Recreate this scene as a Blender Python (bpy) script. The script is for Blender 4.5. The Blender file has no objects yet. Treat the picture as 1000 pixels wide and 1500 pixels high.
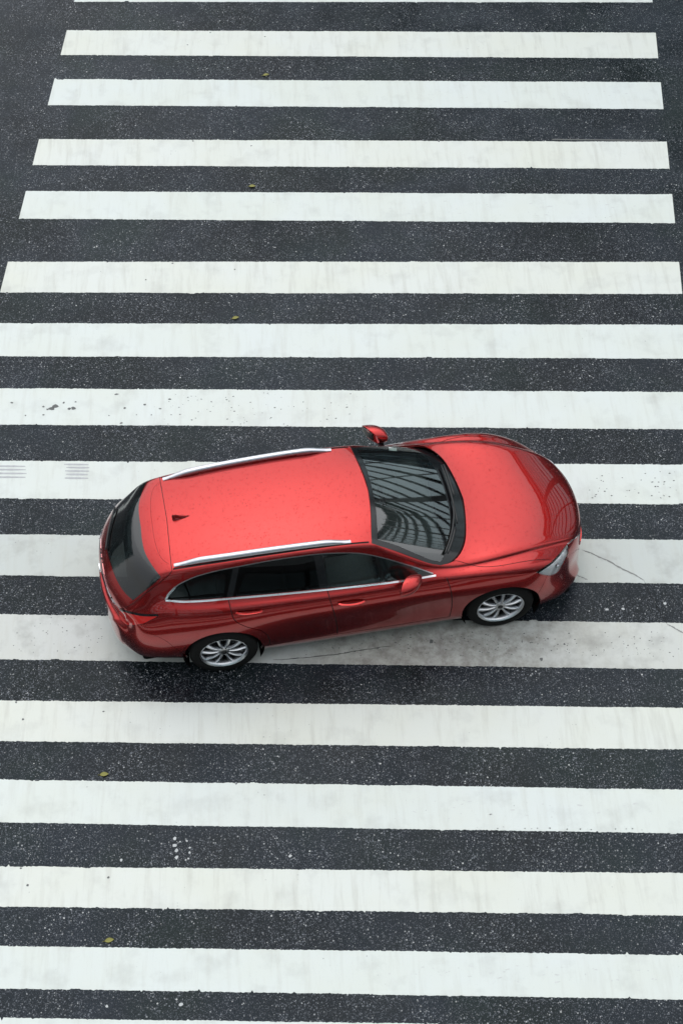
import bpy, bmesh, math, random
import numpy as np
from mathutils import Vector, Matrix
from mathutils.bvhtree import BVHTree
from mathutils.geometry import delaunay_2d_cdt

random.seed(7); rng = np.random.RandomState(11)
S = bpy.context.scene
COL = S.collection
rad = math.radians

# ------------------------------------------------------------------ camera
F_PX, PITCH, ROLL, CAM_H = 2390.47, 0.9268504, -0.0496151, 13.8477663
CAR = (1.4080165, 9.7352838, 0.12800987)          # position of front axle on the road, heading
cp, sp_ = math.cos(PITCH), math.sin(PITCH)
right = Vector((1, 0, 0)); fwd = Vector((0, cp, -sp_)); up = Vector((0, sp_, cp))
cr, sr = math.cos(ROLL), math.sin(ROLL)
R2 = cr*right + sr*up; U2 = -sr*right + cr*up
cam = bpy.data.cameras.new('camera'); co = bpy.data.objects.new('camera', cam); COL.objects.link(co)
m = Matrix((R2, U2, -fwd)).transposed().to_4x4(); m.translation = (0, 0, CAM_H); co.matrix_world = m
cam.sensor_fit = 'VERTICAL'; cam.sensor_height = 36; cam.lens = F_PX/1500*36
cam.clip_end = 2000; cam.clip_start = .1
S.camera = co
S.render.resolution_x = 682; S.render.resolution_y = 1024

# ------------------------------------------------------------------ materials
def new_mat(name):
    mt = bpy.data.materials.new(name); mt.use_nodes = True
    nt = mt.node_tree; b = nt.nodes['Principled BSDF']
    return mt, nt, b
def setp(b, **k):
    for n, v in k.items():
        key = {'color': 'Base Color', 'rough': 'Roughness', 'metal': 'Metallic', 'coat': 'Coat Weight', 'coatr': 'Coat Roughness',
               'spec': 'Specular IOR Level', 'ior': 'IOR', 'trans': 'Transmission Weight'}[n]
        b.inputs[key].default_value = (*v, 1) if n == 'color' else v
def N(nt, t, **k):
    n = nt.nodes.new(t)
    for a, v in k.items(): setattr(n, a, v)
    return n
def ramp(nt, fac, stops, interp='LINEAR'):
    r = N(nt, 'ShaderNodeValToRGB'); r.color_ramp.interpolation = interp
    e = r.color_ramp.elements
    while len(e) < len(stops): e.new(.5)
    for el, (p, c) in zip(e, stops):
        el.position = p; el.color = (*c, 1) if isinstance(c, tuple) else (c, c, c, 1)
    nt.links.new(fac, r.inputs[0]); return r
def noise(nt, vec, scale, detail=4, rough=.55):
    n = N(nt, 'ShaderNodeTexNoise'); n.inputs['Scale'].default_value = scale; n.inputs['Detail'].default_value = detail
    n.inputs['Roughness'].default_value = rough; nt.links.new(vec, n.inputs['Vector']); return n
def mix(nt, fac, a, b, mode='MIX'):
    x = N(nt, 'ShaderNodeMix', data_type='RGBA', blend_type=mode)
    for s, v in ((x.inputs[0], fac), (x.inputs[6], a), (x.inputs[7], b)):
        if hasattr(v, 'is_output'): nt.links.new(v, s)
        elif isinstance(v, (int, float)): s.default_value = v if s == x.inputs[0] else (v, v, v, 1)
        else: s.default_value = (*v, 1)
    return x.outputs[2]
def math_(nt, op, a, b=0.0):
    x = N(nt, 'ShaderNodeMath', operation=op)
    for s, v in zip(x.inputs, (a, b)):
        if hasattr(v, 'is_output'): nt.links.new(v, s)
        else: s.default_value = v
    return x.outputs[0]
def coords(nt, kind='Object'):
    return N(nt, 'ShaderNodeTexCoord').outputs[kind]
def mapping(nt, vec, scale=(1, 1, 1), loc=(0, 0, 0)):
    mp = N(nt, 'ShaderNodeMapping'); mp.inputs['Scale'].default_value = scale; mp.inputs['Location'].default_value = loc
    nt.links.new(vec, mp.inputs[0]); return mp.outputs[0]
def simple(name, color, rough=.5, metal=0, coat=0, spec=.5, var=0):
    mt, nt, b = new_mat(name); setp(b, color=color, rough=rough, metal=metal, coat=coat, spec=spec); b.inputs['Coat Roughness'].default_value = .03
    if var:
        n = noise(nt, coords(nt), var, 3)
        c = mix(nt, n.outputs[0], tuple(x*.8 for x in color), tuple(min(1, x*1.2) for x in color)); nt.links.new(c, b.inputs['Base Color'])
    return mt

def make_asphalt():
    mt, nt, b = new_mat('wet_asphalt'); L = nt.links.new
    v = coords(nt)
    big = noise(nt, v, .55, 3); med = noise(nt, v, 3.0, 4); fine = noise(nt, v, 125, 3, .75); grain = noise(nt, v, 40, 2, .6)
    base = mix(nt, ramp(nt, big.outputs[0], [(.40, 0.0), (.60, 1.0)]).outputs[0], (.0034, .0048, .0070), (.0120, .0156, .0212))
    base = mix(nt, math_(nt, 'MULTIPLY', ramp(nt, med.outputs[0], [(.3, 0.0), (.75, 1.0)]).outputs[0], .45), base, (.0085, .0115, .0125))
    base = mix(nt, ramp(nt, fine.outputs[0], [(.38, 0.0), (.66, 1.0)]).outputs[0], mix(nt, 1.0, base, .2, 'MULTIPLY'), mix(nt, 1.0, base, 2.6, 'MULTIPLY'))
    # pale aggregate stones
    dens = ramp(nt, noise(nt, v, 2.1, 4).outputs[0], [(.34, .35), (.62, 1.0)]).outputs[0]
    green = ramp(nt, noise(nt, mapping(nt, v, (1, 1, 1), (31, 7, 0)), .8, 3).outputs[0], [(.48, 0.0), (.64, 1.0)]).outputs[0]
    base = mix(nt, green, base, mix(nt, 1.0, base, (.86, 1.04, .80), 'MULTIPLY'))
    prev = base
    for sc, thr, rr, colr in ((80, .64, .44, (.17, .182, .205)), (130, .58, .44, (.11, .12, .14)), (58, .89, .35, (.38, .39, .40)), (36, .957, .25, (.52, .53, .53))):
        vo = N(nt, 'ShaderNodeTexVoronoi'); vo.inputs['Scale'].default_value = sc; L(v, vo.inputs['Vector'])
        sep = N(nt, 'ShaderNodeSeparateColor'); L(vo.outputs['Color'], sep.inputs[0])
        pick = math_(nt, 'GREATER_THAN', sep.outputs[0], thr)
        near = math_(nt, 'LESS_THAN', vo.outputs['Distance'], math_(nt, 'MULTIPLY', math_(nt, 'ADD', sep.outputs[1], .35), rr))
        f = math_(nt, 'MULTIPLY', math_(nt, 'MULTIPLY', pick, near), dens)
        tint = mix(nt, sep.outputs[2], colr, tuple(x*.45 for x in colr))
        prev = mix(nt, f, prev, tint)
    L(prev, b.inputs['Base Color'])
    wet = ramp(nt, noise(nt, v, 1.1, 4).outputs[0], [(.3, .16), (.7, .44)]); L(wet.outputs[0], b.inputs['Roughness'])
    bp = N(nt, 'ShaderNodeBump'); bp.inputs['Strength'].default_value = .35; bp.inputs['Distance'].default_value = .004
    L(grain.outputs[0], bp.inputs['Height']); L(bp.outputs[0], b.inputs['Normal'])
    b.inputs['Specular IOR Level'].default_value = .14; b.inputs['Specular Tint'].default_value = (.84, .93, 1, 1)
    return mt

def make_paint(name, col, dirt, streak, stain=None):
    mt, nt, b = new_mat(name); L = nt.links.new
    v = coords(nt)
    a = noise(nt, v, .9, 4); s1 = noise(nt, mapping(nt, v, (7, .7, 1)), 1.6, 5, .65); g = noise(nt, v, 60, 3, .7); patch = noise(nt, v, 3.2, 5, .6)
    warm = (col[0]*.985, col[1]*.975, col[2]*.93)
    c = mix(nt, ramp(nt, a.outputs[0], [(.35, 0.0), (.65, 1.0)]).outputs[0], col, warm)
    c = mix(nt, math_(nt, 'MULTIPLY', ramp(nt, s1.outputs[0], [(.50, 0.0), (.78, 1.0)]).outputs[0], streak), c, (.42, .42, .375))
    c = mix(nt, math_(nt, 'MULTIPLY', ramp(nt, patch.outputs[0], [(.52, 0.0), (.75, 1.0)]).outputs[0], dirt), c, (.30, .305, .29))
    c = mix(nt, math_(nt, 'MULTIPLY', ramp(nt, g.outputs[0], [(.60, 0.0), (.75, 1.0)]).outputs[0], .10+dirt*.25), c, (.33, .34, .33))
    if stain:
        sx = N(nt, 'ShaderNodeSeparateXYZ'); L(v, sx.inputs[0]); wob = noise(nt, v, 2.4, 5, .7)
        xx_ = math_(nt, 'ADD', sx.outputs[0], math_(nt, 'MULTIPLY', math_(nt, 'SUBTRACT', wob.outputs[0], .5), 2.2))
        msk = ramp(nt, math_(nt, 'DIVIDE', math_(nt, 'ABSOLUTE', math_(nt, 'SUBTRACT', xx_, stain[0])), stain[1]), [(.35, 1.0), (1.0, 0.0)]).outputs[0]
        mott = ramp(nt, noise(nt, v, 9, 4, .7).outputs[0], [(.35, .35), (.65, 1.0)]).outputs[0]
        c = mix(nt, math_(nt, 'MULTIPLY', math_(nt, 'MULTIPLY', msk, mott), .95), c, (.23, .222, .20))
    # pin-prick wear where the aggregate shows through
    vo = N(nt, 'ShaderNodeTexVoronoi'); vo.inputs['Scale'].default_value = 34; L(v, vo.inputs['Vector'])
    sep = N(nt, 'ShaderNodeSeparateColor'); L(vo.outputs['Color'], sep.inputs[0])
    clump = ramp(nt, noise(nt, v, 1.7, 3).outputs[0], [(.50, 0.0), (.66, 1.0)]).outputs[0]
    pk = math_(nt, 'MULTIPLY', math_(nt, 'GREATER_THAN', sep.outputs[0], .90), math_(nt, 'LESS_THAN', vo.outputs['Distance'], math_(nt, 'MULTIPLY', sep.outputs[1], .26)))
    c = mix(nt, math_(nt, 'MULTIPLY', math_(nt, 'MULTIPLY', pk, clump), .3+dirt), c, (.16, .165, .17))
    L(c, b.inputs['Base Color']); setp(b, rough=.55, spec=.35)
    bp = N(nt, 'ShaderNodeBump'); bp.inputs['Strength'].default_value = .2; bp.inputs['Distance'].default_value = .002
    L(g.outputs[0], bp.inputs['Height']); L(bp.outputs[0], b.inputs['Normal'])
    return mt

def make_carpaint():
    mt, nt, b = new_mat('red_car_paint'); L = nt.links.new
    v = coords(nt)
    fl = noise(nt, v, 700, 1)
    c = mix(nt, fl.outputs[0], (.315, .007, .007), (.385, .013, .011))
    # rain drops
    vo = N(nt, 'ShaderNodeTexVoronoi'); vo.inputs['Scale'].default_value = 62; L(v, vo.inputs['Vector'])
    sep = N(nt, 'ShaderNodeSeparateColor'); L(vo.outputs['Color'], sep.inputs[0])
    pick = math_(nt, 'GREATER_THAN', sep.outputs[0], .45)
    lim = math_(nt, 'MULTIPLY', math_(nt, 'ADD', sep.outputs[1], .25), .26)
    geo = N(nt, 'ShaderNodeNewGeometry'); sx = N(nt, 'ShaderNodeSeparateXYZ'); L(geo.outputs['Normal'], sx.inputs[0])
    flat_ = ramp(nt, sx.outputs[2], [(.45, 0.0), (.75, 1.0)]).outputs[0]
    pick = math_(nt, 'MULTIPLY', pick, flat_)
    drop = math_(nt, 'MULTIPLY', pick, math_(nt, 'MAXIMUM', math_(nt, 'SUBTRACT', lim, vo.outputs['Distance']), 0.0))
    bp = N(nt, 'ShaderNodeBump'); bp.inputs['Strength'].default_value = .9; bp.inputs['Distance'].default_value = .10
    L(drop, bp.inputs['Height']); L(bp.outputs[0], b.inputs['Coat Normal'])
    bp2 = N(nt, 'ShaderNodeBump'); bp2.inputs['Strength'].default_value = .55; bp2.inputs['Distance'].default_value = .02
    L(drop, bp2.inputs['Height']); L(bp2.outputs[0], b.inputs['Normal'])
    L(c, b.inputs['Base Color'])
    setp(b, rough=.27, metal=.97, coat=1.0, coatr=.02)
    b.inputs['Coat IOR'].default_value = 1.44
    return mt

def make_glass(name, tint, refl=1.0, drops=False, ior=1.6):
    mt = bpy.data.materials.new(name); mt.use_nodes = True; nt = mt.node_tree; nt.nodes.clear(); L = nt.links.new
    o = N(nt, 'ShaderNodeOutputMaterial'); tr = N(nt, 'ShaderNodeBsdfTransparent'); gl = N(nt, 'ShaderNodeBsdfGlossy')
    tr.inputs[0].default_value = (*tint, 1); gl.inputs['Roughness'].default_value = .028 if ior > 1.9 else .02; gl.inputs[0].default_value = (refl, refl, refl, 1)
    fr = N(nt, 'ShaderNodeFresnel'); fr.inputs[0].default_value = ior
    ms = N(nt, 'ShaderNodeMixShader'); L(fr.outputs[0], ms.inputs[0]); L(tr.outputs[0], ms.inputs[1]); L(gl.outputs[0], ms.inputs[2]); L(ms.outputs[0], o.inputs[0])
    v = coords(nt)
    bp = N(nt, 'ShaderNodeBump'); bp.inputs['Strength'].default_value = .05 if drops else .012; bp.inputs['Distance'].default_value = .02 if drops else .01
    n = noise(nt, v, 30 if drops else 3.0, 3); L(n.outputs[0], bp.inputs['Height']); L(bp.outputs[0], gl.inputs['Normal']); L(bp.outputs[0], fr.inputs['Normal'])
    return mt

def make_reflector():
    mt, nt, b = new_mat('lamp_reflector'); setp(b, color=(.92, .93, .94), rough=.3, metal=.15)
    n = N(nt, 'ShaderNodeTexVoronoi'); n.inputs['Scale'].default_value = 18; nt.links.new(coords(nt), n.inputs['Vector'])
    bp = N(nt, 'ShaderNodeBump'); bp.inputs['Strength'].default_value = .5; bp.inputs['Distance'].default_value = .03
    nt.links.new(n.outputs['Distance'], bp.inputs['Height']); nt.links.new(bp.outputs[0], b.inputs['Normal']); return mt
M = dict(
    paint=make_carpaint(),
    black=simple('black_plastic', (.012, .012, .013), .45, var=40),
    gloss=simple('gloss_black', (.006, .006, .007), .12),
    seal=simple('rubber_seal', (.008, .008, .009), .7),
    chrome=simple('chrome', (.86, .86, .88), .12, 1),
    satin=simple('satin_aluminium', (.56, .56, .60), .28, 1, var=30),
    trim=simple('grey_trim', (.30, .30, .31), .3, 1, var=30),
    alloy=simple('alloy_wheel', (.55, .56, .58), .28, 1, coat=.3, var=25),
    alloy_dark=simple('brake_metal', (.02, .02, .022), .5, .6),
    tyre=simple('tyre_rubber', (.006, .006, .006), .8, spec=.2, var=60),
    under=simple('underbody', (.004, .004, .004), .9, spec=.1),
    ws=make_glass('windscreen_glass', (.55, .64, .62), ior=1.95),
    sideglass=make_glass('side_glass', (.50, .56, .55)),
    dark_glass=make_glass('privacy_glass', (.02, .023, .023), ior=1.38),
    rear_glass=make_glass('rear_glass', (.035, .04, .04), 1.0, True, ior=1.75),
    lens=make_glass('lamp_lens', (.97, .98, .99), ior=1.45),
    lampred=simple('tail_lamp_red', (.55, .012, .008), .1, coat=1),
    reflector=make_reflector(),
    dash=simple('dashboard_plastic', (.06, .065, .065), .55, var=14),
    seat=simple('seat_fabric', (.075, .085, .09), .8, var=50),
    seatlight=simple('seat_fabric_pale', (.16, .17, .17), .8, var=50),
    label=simple('paper_label', (.75, .76, .76), .5, var=8),
    asphalt=make_asphalt(),
    leaf=simple('fallen_leaf', (.20, .19, .03), .5, var=60),
    crack=simple('crack_filler', (.05, .05, .05), .7, var=30),
)

# ------------------------------------------------------------------ object helpers
def link(name, me, mat, parent=None):
    o = bpy.data.objects.new(name, me); COL.objects.link(o)
    if mat is not None: me.materials.append(mat)
    if parent is not None: o.parent = parent
    return o
def from_bm(name, bm, mat, parent=None, smooth=True, angle=None):
    bmesh.ops.recalc_face_normals(bm, faces=bm.faces)
    me = bpy.data.meshes.new(name); bm.to_mesh(me); bm.free()
    if smooth:
        for p in me.polygons: p.use_smooth = True
        if angle: me.set_sharp_from_angle(angle=rad(angle))
    return link(name, me, mat, parent)
def empty(name, loc=(0, 0, 0), rz=0, parent=None):
    o = bpy.data.objects.new(name, None); COL.objects.link(o); o.location = loc; o.rotation_euler = (0, 0, rz)
    o.empty_display_size = .1
    if parent is not None: o.parent = parent
    return o
def tag(o, label=None, cat=None, group=None, kind=None):
    for k, v in (('label', label), ('category', cat), ('group', group), ('kind', kind)):
        if v: o[k] = v
    return o
def add_box(bm, c, s, bevel=0, seg=2, rot=None):
    r = bmesh.ops.create_cube(bm, size=1); vs = r['verts']
    bmesh.ops.scale(bm, vec=s, verts=vs)
    if bevel:
        es = list({e for v in vs for e in v.link_edges})
        b = bmesh.ops.bevel(bm, geom=es, offset=bevel, segments=seg, affect='EDGES', profile=.5)
        vs = list({v for f in b['faces'] for v in f.verts} | set(v for v in vs if v.is_valid))
    if rot is not None: bmesh.ops.rotate(bm, cent=(0, 0, 0), matrix=rot, verts=vs)
    bmesh.ops.translate(bm, vec=c, verts=vs)
    return vs
def sweep(bm, pts, prof, closed_prof=True, ups=None, scales=None, cap=True):
    """sweep a 2-D profile along a polyline"""
    pts = [Vector(p) for p in pts]; rings = []
    for i, p in enumerate(pts):
        t = (pts[min(i+1, len(pts)-1)] - pts[max(i-1, 0)]).normalized()
        u0 = Vector(ups[i]) if ups is not None else Vector((0, 0, 1))
        sd = t.cross(u0).normalized(); uu = sd.cross(t).normalized()
        k = scales[i] if scales is not None else 1
        kx, ky = (k if isinstance(k, tuple) else (k, k))
        rings.append([bm.verts.new(p + sd*a*kx + uu*b*ky) for a, b in prof])
    n = len(prof)
    for a, b in zip(rings, rings[1:]):
        for j in range(n if closed_prof else n-1):
            bm.faces.new((a[j], a[(j+1) % n], b[(j+1) % n], b[j]))
    if cap and closed_prof:
        bm.faces.new(rings[0][::-1]); bm.faces.new(rings[-1])
def circ(r, n=10, ry=None):
    ry = ry or r
    return [(r*math.cos(2*math.pi*k/n), ry*math.sin(2*math.pi*k/n)) for k in range(n)]
def lathe_y(bm, prof, n=64, closed=True):
    """profile of (radius, y) turned about the y axis"""
    rings = [[bm.verts.new((r*math.cos(2*math.pi*k/n), y, r*math.sin(2*math.pi*k/n))) for k in range(n)] for r, y in prof]
    L = len(rings)
    for i in range(L if closed else L-1):
        a, b = rings[i], rings[(i+1) % L]
        for k in range(n): bm.faces.new((a[k], a[(k+1) % n], b[(k+1) % n], b[k]))
def catmull(pts, n):
    p = np.array(pts, float)
    if len(p) == 2:
        t = np.linspace(0, 1, n)[:, None]; return p[0]*(1-t)+p[1]*t
    d = np.r_[0, np.cumsum(np.linalg.norm(np.diff(p, axis=0), axis=1))]
    e = np.vstack([2*p[0]-p[1], p, 2*p[-1]-p[-2]]); out = []
    for s in np.linspace(0, d[-1], n):
        i = min(max(np.searchsorted(d, s, 'right')-1, 0), len(p)-2); t = (s-d[i])/(d[i+1]-d[i])
        a, b, c, f = e[i:i+4]
        out.append(.5*((2*b)+(-a+c)*t+(2*a-5*b+4*c-f)*t*t+(-a+3*b-3*c+f)*t**3))
    return np.array(out)

# ------------------------------------------------------------------ car body surface
# control net, one line per station from nose to tail; ten points per station from the centre line down to the sill (x forward, y out, z up)
NET = [
 [(.955,0,.185),(.95,.18,.185),(.935,.28,.18),(.925,.31,.18),(.935,.36,.18),(.925,.39,.175),(.92,.41,.175),(.915,.44,.17),(.912,.45,.17),(.90,.43,.165)],
 [(.985,0,.47),(.975,.22,.465),(.945,.33,.45),(.93,.37,.435),(.895,.43,.41),(.87,.47,.38),(.868,.51,.34),(.878,.54,.29),(.885,.545,.23),(.87,.52,.17)],
 [(.98,0,.66),(.955,.27,.655),(.895,.41,.64),(.87,.47,.62),(.80,.575,.58),(.755,.635,.53),(.725,.69,.46),(.728,.722,.37),(.742,.728,.27),(.73,.69,.18)],
 [(.935,0,.775),(.90,.29,.775),(.835,.455,.775),(.81,.51,.755),(.705,.65,.71),(.635,.725,.64),(.585,.785,.545),(.575,.815,.43),(.595,.808,.28),(.60,.775,.19)],
 [(.80,0,.855),(.76,.32,.858),(.70,.535,.863),(.68,.569,.830),(.58,.742,.811),(.51,.81,.73),(.455,.86,.62),(.43,.875,.48),(.43,.86,.31),(.45,.82,.20)],
 [(.55,0,.940),(.50,.33,.942),(.45,.607,.950),(.44,.642,.908),(.38,.805,.898),(.34,.872,.81),(.30,.905,.68),(.28,.91,.52),(.28,.89,.33),(.28,.85,.21)],
 [(.17,0,1.008),(.11,.37,1.013),(.05,.700,1.026),(.04,.735,.980),(.04,.860,.973),(.04,.907,.885),(.04,.925,.74),(.04,.925,.57),(.04,.90,.35),(.04,.86,.22)],
 [(-.20,0,1.034),(-.262,.42,1.037),(-.50,.735,1.040),(-.54,.778,1.008),(-.58,.850,.996),(-.57,.885,.925),(-.57,.915,.80),(-.57,.898,.56),(-.57,.885,.32),(-.57,.84,.20)],
 [(-.66,0,1.222),(-.688,.38,1.220),(-.865,.665,1.185),(-.92,.71,1.145),(-.95,.81,1.02),(-.95,.872,.975),(-.95,.915,.81),(-.95,.895,.56),(-.95,.885,.32),(-.95,.84,.20)],
 [(-.98,0,1.354),(-.998,.34,1.351),(-1.11,.605,1.312),(-1.13,.668,1.262),(-1.12,.806,1.028),(-1.12,.868,.980),(-1.12,.915,.818),(-1.12,.895,.56),(-1.12,.885,.325),(-1.12,.84,.20)],
 [(-1.15,0,1.405),(-1.16,.30,1.400),(-1.225,.575,1.368),(-1.235,.64,1.32),(-1.24,.805,1.03),(-1.24,.868,.982),(-1.24,.915,.82),(-1.24,.895,.56),(-1.24,.885,.33),(-1.24,.84,.20)],
 [(-1.65,0,1.44),(-1.65,.30,1.433),(-1.65,.575,1.405),(-1.65,.635,1.355),(-1.65,.80,1.04),(-1.65,.867,.99),(-1.65,.915,.83),(-1.65,.893,.56),(-1.65,.885,.33),(-1.65,.84,.20)],
 [(-2.15,0,1.45),(-2.15,.30,1.443),(-2.15,.57,1.415),(-2.15,.63,1.36),(-2.15,.79,1.055),(-2.15,.858,1.008),(-2.15,.912,.85),(-2.15,.893,.58),(-2.15,.885,.34),(-2.15,.84,.21)],
 [(-2.65,0,1.44),(-2.65,.30,1.433),(-2.65,.56,1.405),(-2.65,.62,1.345),(-2.65,.77,1.075),(-2.65,.845,1.022),(-2.65,.908,.86),(-2.65,.91,.60),(-2.65,.885,.36),(-2.65,.84,.23)],
 [(-3.00,0,1.42),(-3.00,.30,1.413),(-3.00,.545,1.385),(-3.00,.61,1.33),(-3.00,.74,1.09),(-3.00,.816,1.035),(-3.00,.885,.87),(-3.00,.895,.60),(-3.00,.87,.36),(-3.00,.83,.23)],
 [(-3.37,0,1.375),(-3.345,.30,1.368),(-3.27,.52,1.345),(-3.24,.595,1.31),(-3.22,.70,1.10),(-3.22,.778,1.042),(-3.22,.855,.86),(-3.22,.87,.60),(-3.22,.85,.36),(-3.22,.80,.24)],
 [(-3.57,0,1.215),(-3.53,.32,1.21),(-3.42,.575,1.175),(-3.385,.635,1.15),(-3.36,.70,1.055),(-3.36,.755,.985),(-3.36,.83,.85),(-3.36,.85,.60),(-3.36,.83,.36),(-3.36,.78,.25)],
 [(-3.755,0,1.045),(-3.71,.33,1.04),(-3.56,.60,1.022),(-3.515,.65,.985),(-3.47,.705,.955),(-3.46,.745,.91),(-3.46,.80,.81),(-3.47,.82,.60),(-3.47,.80,.36),(-3.47,.76,.26)],
 [(-3.82,0,.91),(-3.775,.34,.905),(-3.64,.60,.90),(-3.60,.65,.89),(-3.56,.70,.865),(-3.55,.725,.83),(-3.545,.755,.75),(-3.56,.775,.58),(-3.56,.765,.37),(-3.56,.73,.27)],
 [(-3.795,0,.735),(-3.76,.33,.735),(-3.665,.56,.73),(-3.645,.60,.722),(-3.62,.64,.71),(-3.62,.66,.69),(-3.63,.685,.65),(-3.645,.70,.54),(-3.65,.69,.38),(-3.64,.66,.28)],
 [(-3.840,0,.705),(-3.812,.29,.705),(-3.752,.50,.70),(-3.745,.545,.693),(-3.72,.585,.68),(-3.71,.605,.66),(-3.705,.62,.62),(-3.705,.635,.52),(-3.705,.63,.38),(-3.695,.60,.285)],
 [(-3.855,0,.63),(-3.828,.27,.63),(-3.775,.46,.625),(-3.78,.49,.62),(-3.765,.52,.605),(-3.76,.535,.585),(-3.755,.55,.55),(-3.75,.57,.48),(-3.75,.57,.37),(-3.74,.54,.29)],
 [(-3.848,0,.45),(-3.832,.20,.45),(-3.825,.33,.445),(-3.82,.35,.44),(-3.815,.37,.435),(-3.81,.38,.425),(-3.81,.39,.41),(-3.805,.40,.38),(-3.80,.40,.33),(-3.79,.38,.29)],
 [(-3.84,0,.30),(-3.835,.12,.30),(-3.825,.2,.30),(-3.82,.22,.30),(-3.82,.23,.30),(-3.815,.24,.298),(-3.81,.25,.296),(-3.81,.26,.294),(-3.80,.26,.29),(-3.79,.25,.285)],
]
DATA = np.array(NET, float)                       # (NS,10,3), y outward
NS = len(NET)
def extend(A):
    m = A[:, 9:0:-1].copy(); m[..., 1] *= -1
    A = np.concatenate([m, A], 1)                 # v = -9..9
    A = np.concatenate([(2*A[:, :1]-A[:, 1:2]), A, (2*A[:, -1:]-A[:, -2:-1])], 1)
    return np.concatenate([(2*A[:1]-A[1:2]), A, (2*A[-1:]-A[-2:-1])], 0)
def bs(t):
    return np.stack([(1-t)**3, 3*t**3-6*t**2+4, -3*t**3+3*t**2+3*t+1, t**3], -1)/6
def dbs(t):
    return np.stack([-(1-t)**2, 3*t*t-4*t, -3*t*t+2*t+1, t*t], -1)/2
CTRL = DATA.copy()
def evalS(uv, deriv=False, A=None):
    """uv: (n,2); v>0 is the side with +y in net space (mapped to the near side, y<0, of the car)"""
    A = EXT if A is None else A
    u = np.clip(uv[:, 0], 0, NS-1-1e-9); v = np.clip(uv[:, 1], -9, 9-1e-9)+9
    iu = np.floor(u).astype(int); iv = np.floor(v).astype(int)
    bu, bv = bs(u-iu), bs(v-iv)
    idx = np.arange(4)
    P = A[iu[:, None, None]+idx[None, :, None], iv[:, None, None]+idx[None, None, :]]
    out = np.einsum('na,nb,nabk->nk', bu, bv, P); out[:, 1] *= -1
    if not deriv: return out
    du = np.einsum('na,nb,nabk->nk', dbs(u-iu), bv, P); dv = np.einsum('na,nb,nabk->nk', bu, dbs(v-iv), P)
    du[:, 1] *= -1; dv[:, 1] *= -1
    n = np.cross(dv, du); n /= np.linalg.norm(n, axis=1, keepdims=True)+1e-12
    return out, du, dv, n
gu, gv = np.meshgrid(np.arange(NS), np.arange(10), indexing='ij')
KN = np.stack([gu.ravel(), gv.ravel()], -1).astype(float)
for _ in range(2):
    EXT = extend(CTRL)
    cur = evalS(KN); cur[:, 1] *= -1
    CTRL = CTRL + .8*(DATA-cur.reshape(NS, 10, 3)); CTRL[:, 0, 1] = 0
EXT = extend(CTRL)
def S3(uv): return evalS(np.atleast_2d(np.array(uv, float)))
_, _, _, _n = evalS(np.array([[12., 2.]]), True)
NSGN = 1.0 if _n[0, 2] > 0 else -1.0

# dense mesh to map pictures of curves onto the body
DU, DV = 10, 8
us = np.linspace(0, NS-1, (NS-1)*DU+1); vs = np.linspace(-9, 9, 18*DV+1)
UU, VV = np.meshgrid(us, vs, indexing='ij'); DUV = np.stack([UU.ravel(), VV.ravel()], -1); DP = evalS(DUV)
nv = len(vs); faces = []
for i in range(len(us)-1):
    for j in range(nv-1):
        a = i*nv+j; faces += [(a, a+1, a+nv), (a+1, a+nv+1, a+nv)]
BVH = BVHTree.FromPolygons([tuple(p) for p in DP], faces)
FA = np.array(faces)
def hit_uv(o, d):
    loc, n, fi, dist = BVH.ray_cast(Vector(o), Vector(d))
    if loc is None: return None
    a, b, c = FA[fi]; pa, pb, pc = DP[a], DP[b], DP[c]; l = np.array(loc)
    T = np.stack([pb-pa, pc-pa], 1); w = np.linalg.lstsq(T, l-pa, rcond=None)[0]
    return DUV[a]*(1-w[0]-w[1])+DUV[b]*w[0]+DUV[c]*w[1]
cy_, sy_ = math.cos(CAR[2]), math.sin(CAR[2])
def tocar(v): return np.array((cy_*v[0]+sy_*v[1], -sy_*v[0]+cy_*v[1], v[2]))
CAMC = tocar(np.array((-CAR[0], -CAR[1], CAM_H)))
def px_ray(x, y):
    d = fwd + R2*((x-500)/F_PX) - U2*((y-750)/F_PX)
    return tocar(np.array(d))
def px(pts, n=None):
    """curve seen on the body -> (u,v) polyline"""
    q = catmull(pts, n or max(12, len(pts)*5)); out = [hit_uv(CAMC, px_ray(*p)) for p in q]
    return np.array([o for o in out if o is not None])
def xz(pts, n=None):
    q = catmull(pts, n or max(10, len(pts)*5)); out = [hit_uv((p[0], -3, p[1]), (0, 1, 0)) for p in q]
    return np.array([o for o in out if o is not None])
def xy(pts, n=None):
    q = catmull(pts, n or max(10, len(pts)*5)); out = [hit_uv((p[0], p[1], 3), (0, 0, -1)) for p in q]
    return np.array([o for o in out if o is not None])
def uvl(pts, n=None): return catmull(pts, n or max(10, len(pts)*5))
def clip0(c):
    """keep the near half of a curve that crosses the centre line, ending on it"""
    keep = []
    for a, b in zip(c, c[1:]):
        if a[1] >= 0: keep.append(a)
        if a[1]*b[1] < 0:
            t = a[1]/(a[1]-b[1]); keep.append(a*(1-t)+b*t)
    if c[-1][1] >= 0: keep.append(c[-1])
    k = np.array(keep)
    i = np.argmin(np.abs(k[:, 1])); k[i, 1] = 0
    return k
def offs(c, w):
    """offset a uv polyline sideways by w metres on the surface"""
    p, du, dv, n = evalS(c, True)
    t = np.gradient(p, axis=0); t /= np.linalg.norm(t, axis=1, keepdims=True)+1e-9
    side = np.cross(n, t); side /= np.linalg.norm(side, axis=1, keepdims=True)+1e-9
    out = []
    for i in range(len(c)):
        Jm = np.stack([du[i], dv[i]], 1); out.append(c[i]+np.linalg.lstsq(Jm, side[i]*w, rcond=None)[0])
    return np.array(out)
SCL = np.array((.25, .09))                        # uv -> roughly metric plane for the triangulation

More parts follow.
